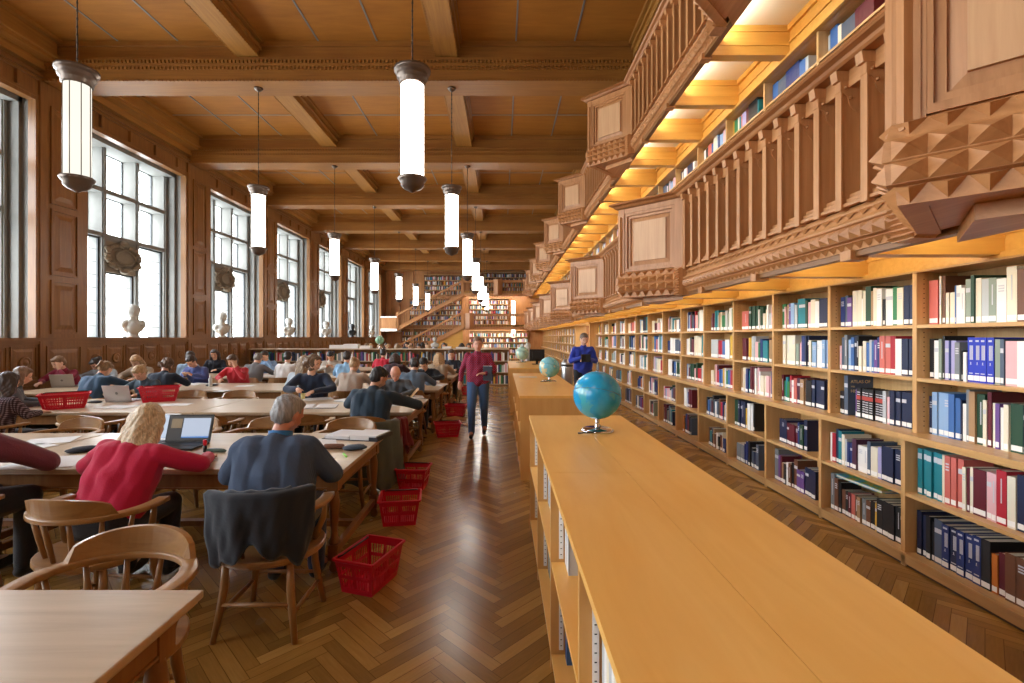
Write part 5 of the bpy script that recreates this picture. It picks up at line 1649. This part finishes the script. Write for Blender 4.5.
# --- row at the second table
SPN = dict(lean=11, side=3, pitch=30, yaw=-42, el=((-.26, .14, .86), (.48, .34, .82)), wr=((-.14, .44, .80), (.36, .58, .80)), **LEGS)
person((-1.52, 5.50, 0), R(0), SPN, 'short', '1f3445', '3a4038', '1f1b19', 'dark-haired man in a navy top at the aisle end of the second row', key='man4', voxel=.010, bulk=1.12, scale=1.05, skin='c99a80')
person((-5.62, 5.35, 0), R(-8), 'upright', 'long', STRIPE, '2a2a30', '3a2a22', 'brown-haired woman in a dark patterned knit at the left edge', key='wup', voxel=.011)
person((-6.5, 6.35, 0), R(-50), 'upright', 'long', '4a5058', '2a2a30', '7b6450', 'person in a grey jumper leaning over behind the woman at the left edge', key='wup')
person((-5.62, 7.75, 0), R(176), 'write', 'pony', '3c5262', '2a2a30', 'a88a60', 'fair-haired student with head bent behind the silver laptop', key='wpony', voxel=.011, skin='dcae94')
person((-2.93, 7.5, 0), R(-168), dict(lean=7, pitch=14, yaw=62, el=((-.30, .24, .82), (.30, .24, .82)), wr=((-.06, .44, .80), (.12, .42, .84)), **LEGS), 'curly', '1f2c44', '2a2a30', '6e5844', 'woman with wavy brown hair in a dark navy top turned to her right', key='wcurl', scale=1.1, voxel=.011, skin='dcae94')
person((-1.68, 7.75, 0), R(184), 'write', 'bald', '4f545a', '2a2a30', 'a8a39c', 'balding man with glasses in a grey jumper bent over his book', key='mbald', voxel=.011, skin='d59c84')
# --- further rows
def seat(px_, Y, toward, pose, hair, top, hairc, desc, key=None, trou='2a2c33', skin='d9ab90', bulk=1.0, sc_=1.06):
    rz = 0 if toward else PI
    return person((px(px_, Y), Y, 0), rz + R(rnd.uniform(-6, 6)), pose, hair, top, trou, hairc, desc, skin=skin, bulk=bulk, scale=sc_, key=key)
seat(88, 8.15-.35, True, 'lean', 'pony', '34526f', '8b6f50', 'student in a blue hooded top with fair ponytail, lying forward on the table')
seat(158, 8.15, True, 'write', 'curly', '1d2b3e', '6a5240', 'curly-haired person in a dark navy top, back to us in the third row')
seat(302, 8.15, True, 'upright', 'long', 'b9c4cc', '8c7355', 'woman with long straight hair over a pale blue top, back to us')
seat(349, 8.15, True, 'write', 'bun', 'b7a697', 'b08d66', 'fair-haired woman with a bun in a beige jumper, back to us')
seat(412, 8.2, True, 'write', 'short', '55677a', '2b2522', 'dark-haired man in a grey-blue jumper in the third row by the aisle')
seat(72, 9.25, False, 'chin', 'short', '8c1f3c', '7a5c40', 'student with glasses in a maroon hooded top facing us behind a laptop')
seat(113, 10.0, False, 'lean', 'bun', '9aa3ab', '2a211d', 'person with black hair and a pale coat, head down near the windows')
seat(146, 10.05, False, 'write', 'loose', 'a2927e', 'b08d66', 'blonde person mostly hidden behind the curly-haired student')
seat(200, 9.95, False, 'phone', 'short', '46548c', '33261f', 'young man in a blue jumper looking down at his hands')
seat(240, 9.95, False, 'chin', 'short', 'bb2331', '5b4636', 'young person in a red hooded jacket resting their chin on a hand')
seat(427, 10.0, False, 'lean', 'short', '16191f', '1d1815', 'black-haired student in black stretching across the table end')
seat(186, 10.7, True, 'upright', 'short', '7c93a8', '3a2c24', 'person in a grey-blue shirt, back to us near the windows')
seat(252, 10.7, True, 'write', 'short', '6a6a6c', '7c7268', 'grey-haired person half hidden behind the red jacket')
seat(285, 10.7, True, 'upright', 'short', 'dcdad6', '2d2521', 'dark-haired person in a white shirt, back to us')
seat(345, 10.7, True, 'upright', 'short', '86aed0', '3c3028', 'person in a pale blue shirt, back to us')
seat(393, 10.7, True, 'write', 'loose', '3b2630', '3a2a22', 'dark-haired woman in dark clothes, back to us in the fourth row')
seat(438, 10.75, True, 'write', 'long', '9a8670', 'b4926a', 'blonde woman in a tan coat at the aisle end of the fourth row')
seat(217, 12.6, False, 'upright', 'long', '1c2230', '3a2a22', 'dark-haired woman in black facing us near the windows')
seat(270, 12.6, False, 'chin', 'short', '7fa0c8', '3c3028', 'person in a light blue shirt facing us, head propped')
seat(333, 12.6, False, 'phone', 'short', 'b9b2a8', '26262a', 'person with dark cropped hair in a pale jacket facing us')
seat(382, 13.2, True, 'upright', 'short', 'c8233c', '241d1a', 'dark-haired person in a bright red jumper, back to us')
seat(452, 12.6, False, 'upright', 'short', '1c2430', '4a3a2e', 'person in black behind a pale laptop at the aisle end')
FARC = ['7f8fa0', '2a2f3c', 'b9b4ae', '8c3a40', '3c5262', 'd8d4cc', '55677a', '1c2230']
FARH = ['3a2c24', '2a211d', '8b6f50', 'b08d66', '5b4636']
n_ = 0
CN = {'7f8fa0': 'grey-blue', '2a2f3c': 'charcoal', 'b9b4ae': 'pale grey', '8c3a40': 'dark red', '3c5262': 'slate blue', 'd8d4cc': 'off-white', '55677a': 'steel blue', '1c2230': 'black'}
for yi, y in enumerate((18.25, 20.2, 21.05, 23.0, 23.85, 25.8)):
    for q, x in enumerate((-6.0, -5.1, -3.9, -2.9, -1.8)):
        if (q * 7 + yi * 3) % 4 == 0: continue
        tow = yi % 2 == 0
        top = FARC[(q*3 + yi*5) % 8]
        ps, hr = [('upright', 'short'), ('write', 'long'), ('upright', 'long'), ('chin', 'short')][(q + yi) % 4]
        if ps + '_' + hr not in PCACHE: ps, hr = 'upright', 'short'
        person((x + rnd.uniform(-.15, .15), y, 0), (0 if tow else PI), ps, hr, top, '2a2c33', FARH[(q+yi) % 5],
               'distant reader in %s, %s from left, %s row past the low bookcase' % (CN[top], ORD[q], ORD[yi]), detail=False, scale=1.1, group='distant readers beyond the low bookcase')
        chair(x, y + (-.05 if tow else .05), 0 if tow else PI, 'oak armchair of the %s distant row, under the %s reader from the left' % (ORD[yi], ORD[q]), 'chairs of the distant readers', False)
        n_ += 1
# --- standing figures
WALK = dict(hipz=.93, lean=3, pitch=8, yaw=4, el=((-.27, .02, 1.12), (.27, -.06, 1.14)), wr=((-.12, .22, 1.08), (.30, .06, .93)), hd=((1, .3, 0), (0, .3, -1)),
            kn=((-.10, -.02, .50), (.10, .16, .52)), an=((-.10, -.26, .13), (.10, .14, .10)), curl=.7, toe=((0, .16, -.05), (0, .17, 0)))
wk = person((px(478, 8.15), 8.15, 0), PI, WALK, 'short', PLAID, '41608c', '7c5c44', 'man in a red checked shirt and blue jeans walking up the aisle', key='walker', voxel=.012, skin='d59c84')
t = thing('dark_folder', 'dark folder held under the arm of the walking man', 'folder', (px(478, 8.15) + .17, 8.15 - .20, 1.08), R(-35))
m = MB(); m.box(-.09, .09, -.012, .012, -.12, .12); m.build('cover', colmat('2c2a33'), t); m = MB(); m.box(-.083, .087, -.008, .008, -.11, .123); m.build('pages', PAPER, t)
STAND = dict(hipz=.93, lean=2, pitch=22, yaw=8, el=((-.25, .02, 1.12), (.25, .04, 1.12)), wr=((-.04, .24, 1.16), (.05, .27, 1.20)), hd=((1, .3, 0), (-1, .2, 0)),
             kn=((-.10, .03, .50), (.11, .02, .50)), an=((-.11, -.02, .10), (.13, -.02, .10)), curl=.8)
person((px(583, 10.2), 10.2, 0), PI, STAND, 'short', '2438a0', '17181c', '6b5a4c', 'person in a bright blue jumper and black trousers standing reading by the shelves', key='stander', scale=1.05, voxel=.012, skin='dcae94')
t = thing('book', 'open dark book held by the person in blue', 'book', (px(583, 10.2) - .0, 10.2 - .34, 1.25), 0)
m = MB(); m.box(-.10, .0, -.010, .010, -.08, .08, 0, Matrix.Rotation(R(12), 4, 'Z')); m.box(0, .10, -.010, .010, -.08, .08, 0, Matrix.Rotation(R(-12), 4, 'Z')); m.build('cover', BLACK, t)

# chairs under the seated people of the reading tables
def ch_for(x, y, tow, lab, near): chair(x, y, 0 if tow else PI, lab, 'oak armchairs round the reading tables', near)
ch_for(-1.36, 2.86, True, 'oak armchair carrying the grey-haired man and his draped jacket', True)
chair(-2.33, 2.80, R(-4), 'oak armchair under the woman in crimson', 'oak armchairs round the reading tables')
chair(-3.36, 2.84, R(-6), 'oak armchair under the person in plum at the left edge', 'oak armchairs round the reading tables')
chair(-1.58, 1.90, R(184), 'empty oak armchair drawn up behind the bare table in the lower left corner', 'empty oak armchairs')
for (x, y, tow, lab) in ((-1.56, 4.83, False, 'empty oak armchair behind the open binder on the nearest row'), (-2.46, 4.9, False, 'empty oak armchair across from the black laptop'),
                    (-4.40, 4.85, False, 'empty oak armchair in front of the left red basket'), (-3.25, 4.95, False, 'empty oak armchair to the right of the crimson woman\'s head'),
                    (-2.30, 5.62, True, 'empty oak armchair left of the man in the navy top'), (-3.35, 5.55, True, 'empty oak armchair at the near side of the second row, above the black laptop'), (-4.7, 5.55, True, 'empty oak armchair just below the left red basket'),
                    (-4.95, 7.5, False, 'empty oak armchair behind the right red basket'), (-4.15, 7.5, False, 'empty oak armchair at the far side of the second row, under the red jacket')):
    chair(x, y, (0 if tow else PI) + R(rnd.uniform(-10, 10)), lab, 'empty oak armchairs')
for (x, y, tow, d) in ((-1.52, 5.45, True, 'man in the navy top'), (-5.62, 5.3, True, 'woman in the dark patterned knit'), (-6.5, 6.3, True, 'person in grey at the left edge'),
                  (-5.62, 7.8, False, 'student behind the silver laptop'), (-2.95, 7.68, False, 'woman with wavy brown hair'), (-1.68, 7.8, False, 'balding man')):
    ch_for(x, y, tow, 'oak armchair under the ' + d, True)
for o in [q for q in bpy.data.objects if q.get('category') == 'person']:
    x, y, _ = o.location
    if 7.78 < y < 14 and 'walking' not in o['label'] and 'standing' not in o['label'] and abs(x + 1.68) > .02:
        tow = abs(math.cos(o.rotation_euler.z) - 1) < .2
        ch_for(x, y + (-.06 if tow else .06), tow, 'oak armchair under the ' + ' '.join(o['label'].replace(',', '').split()[:9]), False)

# ================================================================ THINGS ON AND AROUND THE TABLES
def bpart(nm, mat, parent, *boxes):
    m = MB()
    for b in boxes: m.box(*b)
    return m.build(nm, mat, parent)
def laptop(x, y, rz, label, shell, w=.36, d=.25, tilt=105, screen=True, z=TZ):
    t = thing('laptop', label, 'laptop', (x, y, z), rz)     # user sits at local -y
    bevel(bpart('base', shell, t, (-w/2, w/2, -d/2, d/2, .002, .020)), .003)
    bpart('keyboard', BLACK, t, (-w/2 + .02, w/2 - .02, -.02, d/2 - .02, .020, .022))
    M = Matrix.Translation((0, d/2, .018)) @ Matrix.Rotation(R(tilt - 90), 4, 'X').inverted()
    m = MB(); m.box(-w/2, w/2, 0, .008, 0, .235, 0, M); l = m.build('lid', shell, t)
    m = MB(); m.box(-w/2 + .012, w/2 - .012, -.001, .0, .015, .222, 0, M); s = m.build('screen', SCREEND if screen == 'photo' else SCREEN, l)
    if screen == 'photo':
        m = MB(); m.box(-w/2 + .13, w/2 - .02, -.002, -.001, .045, .205, 0, M); m.box(-w/2 + .13, w/2 - .02, -.002, -.001, .035, .05, 1, M); m.box(-w/2 + .03, -w/2 + .12, -.002, -.001, .12, .20, 2, M)
        m.build('open_window', [SCREEN, emis('blue bar lit', '2f7fd0', .3), emis('desktop picture lit', 'b89a70', .15)], l)
    m = MB(); m.lathe([(0, 0), (.02, 0), (.02, .002), (0, .002)], n=16, M=M @ Matrix.Translation((0, .0085, .12)) @ Matrix.Rotation(R(-90), 4, 'X'))
    m.build('lid_badge', colmat('77777a', 'p'), l)
    return t
laptop(-2.70, 4.02, R(2), 'open black laptop with a document on screen, beside the woman in crimson', BLACK, .38, .26, 108, 'photo')
laptop(-3.05, 4.12, R(-6), 'white laptop mostly hidden behind the blonde woman\'s head', colmat('e3e3e4', 'p'), .34, .24, 110)
laptop(-5.42, 6.95, R(183), 'silver laptop seen from behind, between the two red baskets', SILVER, .36, .25, 108)
laptop(-8.05, 8.95, R(195), 'silver laptop in front of the student in maroon', SILVER, .36, .25, 108)
laptop(px(447, 11.9), 11.9, R(182), 'pale laptop at the aisle end of the fourth row', SILVER, .34, .24, 108)
def basket(x, y, z, rz, label, L=.44, W=.30, Hh=.23, group='red shopping baskets on the floor'):
    t = thing('shopping_basket', label, 'basket', (x, y, z), rz, group)
    m = MB(); t0, t1 = .80, 1.0
    def ring(f, zz): return [(-L/2*f, -W/2*f, zz), (L/2*f, -W/2*f, zz), (L/2*f, W/2*f, zz), (-L/2*f, W/2*f, zz)]
    def lerp(a, b, u): return Vector(a)*(1-u) + Vector(b)*u
    B0, B1 = ring(.78, 0), ring(.98, Hh)
    for s in range(4):
        a0, b0, a1, b1 = B0[s], B0[(s+1) % 4], B1[s], B1[(s+1) % 4]
        nrm = (Vector(b0)-Vector(a0)).cross(Vector(a1)-Vector(a0)).normalized()*.0015
        def quad(u0, u1, v0, v1):
            P_ = [lerp(lerp(a0, b0, u), lerp(a1, b1, u), v) for u, v in ((u0, v0), (u1, v0), (u1, v1), (u0, v1))]
            m.add([p - nrm for p in P_] + [p + nrm for p in P_], [(0,1,2,3), (7,6,5,4), (0,4,5,1), (1,5,6,2), (2,6,7,3), (3,7,4,0)])
        quad(0, 1, 0, .16); quad(0, 1, .44, .54); quad(0, 1, .80, 1)
        quad(0, .06, .16, .8); quad(.94, 1, .16, .8); quad(.47, .53, .16, .8)
        n = 16 if s % 2 == 0 else 11
        for k in range(n):
            u = .06 + .88*(k + .7)/n; quad(u, u + .022, .16, .44); quad(u, u + .022, .54, .80)
    m.box(-L/2*.78, L/2*.78, -W/2*.78, W/2*.78, 0, .004)
    m.build('body', RED, t)
    m = MB()
    for (a, b, c, d) in ((-L/2-.006, L/2+.006, -W/2-.012, -W/2+.006), (-L/2-.006, L/2+.006, W/2-.006, W/2+.012), (-L/2-.012, -L/2+.006, -W/2, W/2), (L/2-.006, L/2+.012, -W/2, W/2)):
        m.box(a, b, c, d, Hh - .012, Hh + .004)
    bevel(m.build('rim', RED, t), .003)
    m = MB(); m.tube([(-L/2+.03, W/2-.01, Hh), (-L/2+.05, W/2-.03, Hh+.008), (L/2-.05, W/2-.03, Hh+.008), (L/2-.03, W/2-.01, Hh)], .006, 6)
    m.build('handle', BLACK, t)
    return t
basket(-.90, 3.30, 0, R(72), 'red shopping basket on the floor nearest the camera', L=.40, W=.29)
basket(-.93, 4.42, 0, R(8), 'red shopping basket on the floor, second from the camera', W=.32, L=.36)
basket(-.99, 5.42, 0, R(-4), 'red shopping basket on the floor, third from the camera, beside the green jacket', L=.34)
basket(-.93, 8.2, 0, R(12), 'red shopping basket on the floor, fourth from the camera')
basket(-.99, 10.4, 0, R(-6), 'red shopping basket on the floor, fifth from the camera')
basket(-.98, 14.2, 0, R(6), 'red shopping basket on the floor, farthest down the aisle')
basket(px(65, 6.25), 6.25, TZ, R(38), 'red basket on the table, the left of the two', .50, .33, .19, 'red shopping baskets on the tables')
basket(px(160, 6.95), 6.95, TZ, R(30), 'red basket on the table, the right of the two', .48, .32, .21, 'red shopping baskets on the tables')
def sheet(x, y, rz, label, w=.21, l=.297, mat=None, z=TZ, th=.003, group='papers on the tables'):
    o = bpart('paper', mat or PAPERB, None, (-w/2, w/2, -l/2, l/2, 0, th)); o.location = (x, y, z + .001); o.rotation_euler = (0, 0, rz)
    return tag(o, label, 'paper', group)
def openbook(x, y, rz, label, w=.17, l=.24, z=TZ, cover='2b2f3a', th=.018):
    t = thing('open_book', label, 'book', (x, y, z), rz)
    bpart('cover', colmat(cover, 'book'), t, (-w - .004, w + .004, -l/2 - .003, l/2 + .003, .0, .004))
    for s in (-1, 1):
        m = MB(); pr = [(0, .004), (s*w*.12, th), (s*w*.5, th*.9), (s*w, th*.45), (s*w, .004)]
        if s < 0: pr = pr[::-1]
        m.prism(pr, -l/2, l/2, 'y'); m.build('pages', PAPERB, t)
    return t
def at(X, Y_, z=TZ):
    """table point seen at a pixel"""
    y = F * (H - z) / (Y_ - 337); return (X - 502) / F * y, y
for (X, Yp, rz, w, l, lab) in (
    (318, 444, 20, .30, .42, 'large printed sheets under the grey-haired man\'s right hand'),
    (310, 461, -25, .21, .30, 'white sheet at the table edge right of the grey-haired man'),
    (193, 462, -35, .21, .25, 'white sheet lying by the crimson sleeve'),
    (52, 462, 10, .5, .36, 'broad white sheets under the plum sleeve'),
    (50, 441, 25, .36, .30, 'printed sheets beyond the plum sleeve'),
    (28, 448, -20, .25, .30, 'sheet at the left edge of the nearest row')):
    a, b = at(X, Yp); sheet(a, b, R(rz), lab, w, l)
a, b = at(358, 437); t = thing('ring_binder', 'thick open binder with white pages near the right corner of the nearest row', 'binder', (a, b, TZ), R(-12))
m = MB(); m.box(-.27, .27, -.16, .16, 0, .006); m.box(.19, .27, -.16, .16, .006, .035); m.build('cover', colmat('23272f', 'book'), t)
bpart('pages', PAPERB, t, (-.25, -.01, -.145, .145, .006, .034)); bpart('pages', PAPERB, t, (.0, .25, -.145, .145, .006, .045))
a, b = at(334, 449); t = thing('glasses_case', 'brown case lying left of the grey pencil case', 'case', (a, b, TZ), R(4))
m = MB(); m.capsule((-.065, 0, .022), (.065, 0, .022), .022, .022); m.build('shell', colmat('6e4a38', 'p'), t)
def pouch(X, Yp, rz, c, label, L=.2, r=.035):
    a, b = at(X, Yp); t = thing('pencil_case', label, 'pencil case', (a, b, TZ), R(rz))
    m = MB(); m.sphere((0, 0, r*.62), (L*.5, r*1.25, r*.62), 16); m.sphere((L*.12, r*.3, r*.7), (L*.3, r*1.1, r*.66), 14); m.sphere((-L*.2, -r*.2, r*.5), (L*.28, r*1.2, r*.5), 12)
    t2 = m.build('pouch', colmat(c), t); m = MB(); m.tube([(-L*.3, 0, r*1.22), (0, 0, r*1.34), (L*.3, 0, r*1.22)], .003, 6); m.build('zip', STEEL, t)
pouch(355, 450, 10, '3c4a5c', 'blue-grey pencil case at the right corner of the nearest row')
pouch(84, 452, 35, '262e3e', 'dark navy pencil case left of the crimson jumper', .24, .035)
pouch(216, 452, -12, '3c5348', 'green and black pencil case right of the black laptop', .20, .022)
a, b = at(205, 452); t = thing('glue_stick', 'red and white glue stick standing by the black laptop', 'glue stick', (a, b, TZ), 0)
m = MB(); m.lathe([(0, 0), (.014, 0), (.014, .055), (0, .055)], n=14); m.build('tube', BLACK, t)
m = MB(); m.lathe([(0, .055), (.015, .055), (.015, .095), (.012, .098), (0, .098)], n=14); m.build('cap', RED, t)
a, b = at(345, 456); t = MB(); t.capsule((-.05, 0, .008), (.05, 0, .008), .008, .008); o = t.build('highlighter', colmat('7fd13a', 'p')); o.location = (a, b, TZ); o.rotation_euler = (0, 0, R(-60)); tag(o, 'bright green highlighter at the table edge', 'pen')
# second row
a, b = at(316, 407); openbook(a, b, R(12), 'large open book left of the man in the navy top', .26, .34)
a, b = at(352, 401); openbook(a, b, R(-20), 'open book with raised pages, in the middle of the second row', .2, .28, th=.04)
a, b = at(318, 399); sheet(a, b, R(30), 'white sheets in front of the woman with wavy hair', .4, .3)
a, b = at(410, 398); t = openbook(a, b, R(14), 'open book with a lifted brown page in front of the balding man', .20, .28, cover='1c1d22', th=.03)
m = MB(); m.box(0, .19, -.13, .13, 0, .003, 0, Matrix.Rotation(R(-48), 4, 'Y')); m.build('lifted_page', colmat('b08c5c', 'book'), t)
a, b = at(394, 405); sheet(a, b, R(8), 'white sheet under the navy sleeve at the second row', .3, .25)
a, b = at(303, 399); t = thing('paper_cup', 'small pale cup beside the woman with wavy hair', 'cup', (a, b, TZ), 0)
m = MB(); m.lathe([(.0, 0), (.028, 0), (.036, .085), (.032, .085), (.026, .006), (0, .006)], n=16); m.build('cup_body', colmat('d8cf8a', 'p'), t)
a, b = at(33, 405); sheet(a, b, R(8), 'white sheet left of the left red basket', .35, .4)
a, b = at(118, 407); sheet(a, b, R(-6), 'white sheet in front of the silver laptop', .4, .3)
a, b = at(168, 405); sheet(a, b, R(12), 'white sheet in front of the right red basket', .55, .25)
pouch(95, 403, 8, '23262e', 'black pencil case beside the left red basket', .2, .025)
# third row and beyond
for i, (X, Yp, w, l) in enumerate(((196, 384, .7, .35), (245, 386, .5, .3), (222, 391, .3, .25), (440, 385, .35, .4), (268, 376, .6, .3), (300, 374, .5, .3), (335, 376, .5, .3), (393, 372, .5, .3), (180, 376, .5, .3), (238, 374, .5, .3))):
    a, b = at(X, Yp); sheet(a, b, R((i*37) % 50 - 25), 'loose white sheet on the far tables, %s of them from the camera' % ORD[i], w*.6, l)
pouch(212, 386, 20, '22242c', 'small black pouch on the third row', .22, .03)
a, b = at(211, 386); t = thing('water_bottle', 'clear water bottle standing on the third row', 'bottle', (a + .05, b - .1, TZ), 0)
m = MB(); m.lathe([(0, 0), (.03, 0), (.033, .02), (.033, .14), (.014, .18), (.014, .2), (0, .2)], n=14); m.build('bottle_body', colmat('c9d4da', 'p'), t)
m = MB(); m.lathe([(0, .2), (.016, .2), (.016, .22), (0, .22)], n=12); m.build('cap', PAPER, t)
for i, (X, w, hh) in enumerate(((338, .5, .12), (352, .5, .16), (366, .35, .10), (462, .4, .05), (447, .3, .07))):
    o = bpart('paper_pile', PAPER, None, (-w/2, w/2, -.15, .15, 0, hh)); o.location = (px(X, 16.8), 16.8, 1.281); tag(o, 'white pile of papers on the low bookcase crossing the hall, %s from the left' % ORD[[0, 1, 2, 4, 3][i]], 'papers', 'paper piles on the crossing bookcase')
# pale bust-like lamp on the crossing bookcase
t = thing('bust', 'small white bust on the low bookcase crossing the hall', 'bust', (px(435, 16.8), 16.8, 1.28), PI)
m = MB(); m.lathe([(0, 0), (.10, 0), (.08, .05), (0, .05)], n=14); m.build('pedestal', STEEL, t)
m = MB(); m.sphere((0, 0, .12), (.15, .09, .09), 12); m.capsule((0, 0, .15), (0, 0, .24), .05, .045); m.sphere((0, 0, .31), (.075, .085, .10), 14); m.sphere((0, .085, .30), (.012, .02, .016), 8); m.build('figure', MARBLE, t)
t = thing('bust', 'pale bust with dark hat on the farthest low bookcase, behind its globe', 'bust', (px(528, 13.75), 13.72, HI), PI)
m = MB(); m.lathe([(0, 0), (.08, 0), (.07, .06), (0, .06)], n=14); m.build('pedestal', STEEL, t)
m = MB(); m.sphere((0, 0, .17), (.17, .09, .12), 12); m.capsule((0, 0, .25), (0, 0, .35), .055, .05); m.sphere((0, 0, .43), (.08, .09, .11), 14); m.sphere((0, .09, .41), (.012, .02, .016), 8); m.build('figure', MARBLE, t)
sheet(.45, 8.3, R(0), 'white sheet lying on the second low bookcase', .3, .21, z=HI, group='sheets on the low bookcases')

# --- garments hung on chair backs
def draped(x, y, rz, label, mat, inner, zlow, R0=.335, sleeve=True, a0=205, a1=335, ztop=.72, amp=1.0, seed=1, flare=.05):
    t = thing('jacket', label, 'jacket', (x, y, 0), rz)
    rr = random.Random(seed); ph = [rr.uniform(0, 6) for _ in range(5)]
    vs = []; fs = []; nu, nv = 44, 22
    for i in range(nu + 1):
        u = i/nu; a = R(a0 + (a1 - a0)*u)
        for j in range(nv + 1):
            v = j/nv
            fold = (.018*math.sin(u*19 + ph[0] + v*1.5) + .012*math.sin(u*37 + ph[1] - v*2) + .012*math.sin(v*9 + ph[2] + u*6)) * (.25 + v) * amp + .004*math.sin(u*61 + v*13) * v
            low = zlow + .05*math.sin(u*9 + ph[3]) + .03*math.sin(u*23 + ph[4])
            if v < .12: q = v/.12; r_ = R0 - .075 + .085*q; z = ztop + .035*math.sin(PI*q/2 + .3)
            else:
                q = (v - .12)/.88; r_ = R0 + .012 + flare*q; z = ztop + .03 - (ztop + .03 - low)*q
            r_ += fold
            vs.append((r_*math.cos(a), r_*.92*math.sin(a), z))
    for i in range(nu):
        for j in range(nv): fs.append((i*(nv+1)+j, i*(nv+1)+j+1, (i+1)*(nv+1)+j+1, (i+1)*(nv+1)+j))
    m = MB(); m.add(vs, fs, 0, True); o = m.build('cloth_body', mat, t)
    s = o.modifiers.new('thick', 'SOLIDIFY'); s.thickness = .012; s.offset = 0
    m = MB()   # a hanging sleeve and the collar roll
    a = R(a0 + 12)
    if sleeve: m.tube([(R0*math.cos(a), R0*math.sin(a), ztop), ((R0+.05)*math.cos(a), (R0+.05)*math.sin(a), ztop - .15), ((R0+.07)*math.cos(a), (R0+.06)*math.sin(a), max(.08, zlow - .02))], [.04, .05, .042], 12)
    if sleeve: m.build('sleeve', mat, t)
    m = MB(); pts = [((R0 - .03)*math.cos(R(a0 + 20 + (a1-a0-40)*q/10)), (R0 - .03)*.92*math.sin(R(a0 + 20 + (a1-a0-40)*q/10)), ztop + .028 + .006*math.sin(q*2)) for q in range(11)]
    m.tube(pts, .02, 10); m.build('collar', inner, t)
    return t
draped(-1.38, 2.86, 0, 'dark padded jacket hung over the back of the grey-haired man\'s chair', clothmat('dark jacket cloth', '1f2631', 18, .3), colmat('2a3340'), .50, seed=3, R0=.350, sleeve=False, a0=233, a1=335, flare=-.03, ztop=.815, amp=.45)
draped(-1.50, 5.45, R(28), 'grey-green raincoat hanging to the floor from the chair of the man in navy', clothmat('green raincoat cloth', '55605a', 12, .3), colmat('6f7f80'), .08, seed=5, a0=200, a1=350)
draped(-1.33, 5.60, R(60), 'red coat tucked behind the grey-green raincoat', colmat('6e1a26'), colmat('6e1a26'), .42, R0=.22, sleeve=False, a0=240, a1=300, seed=8)
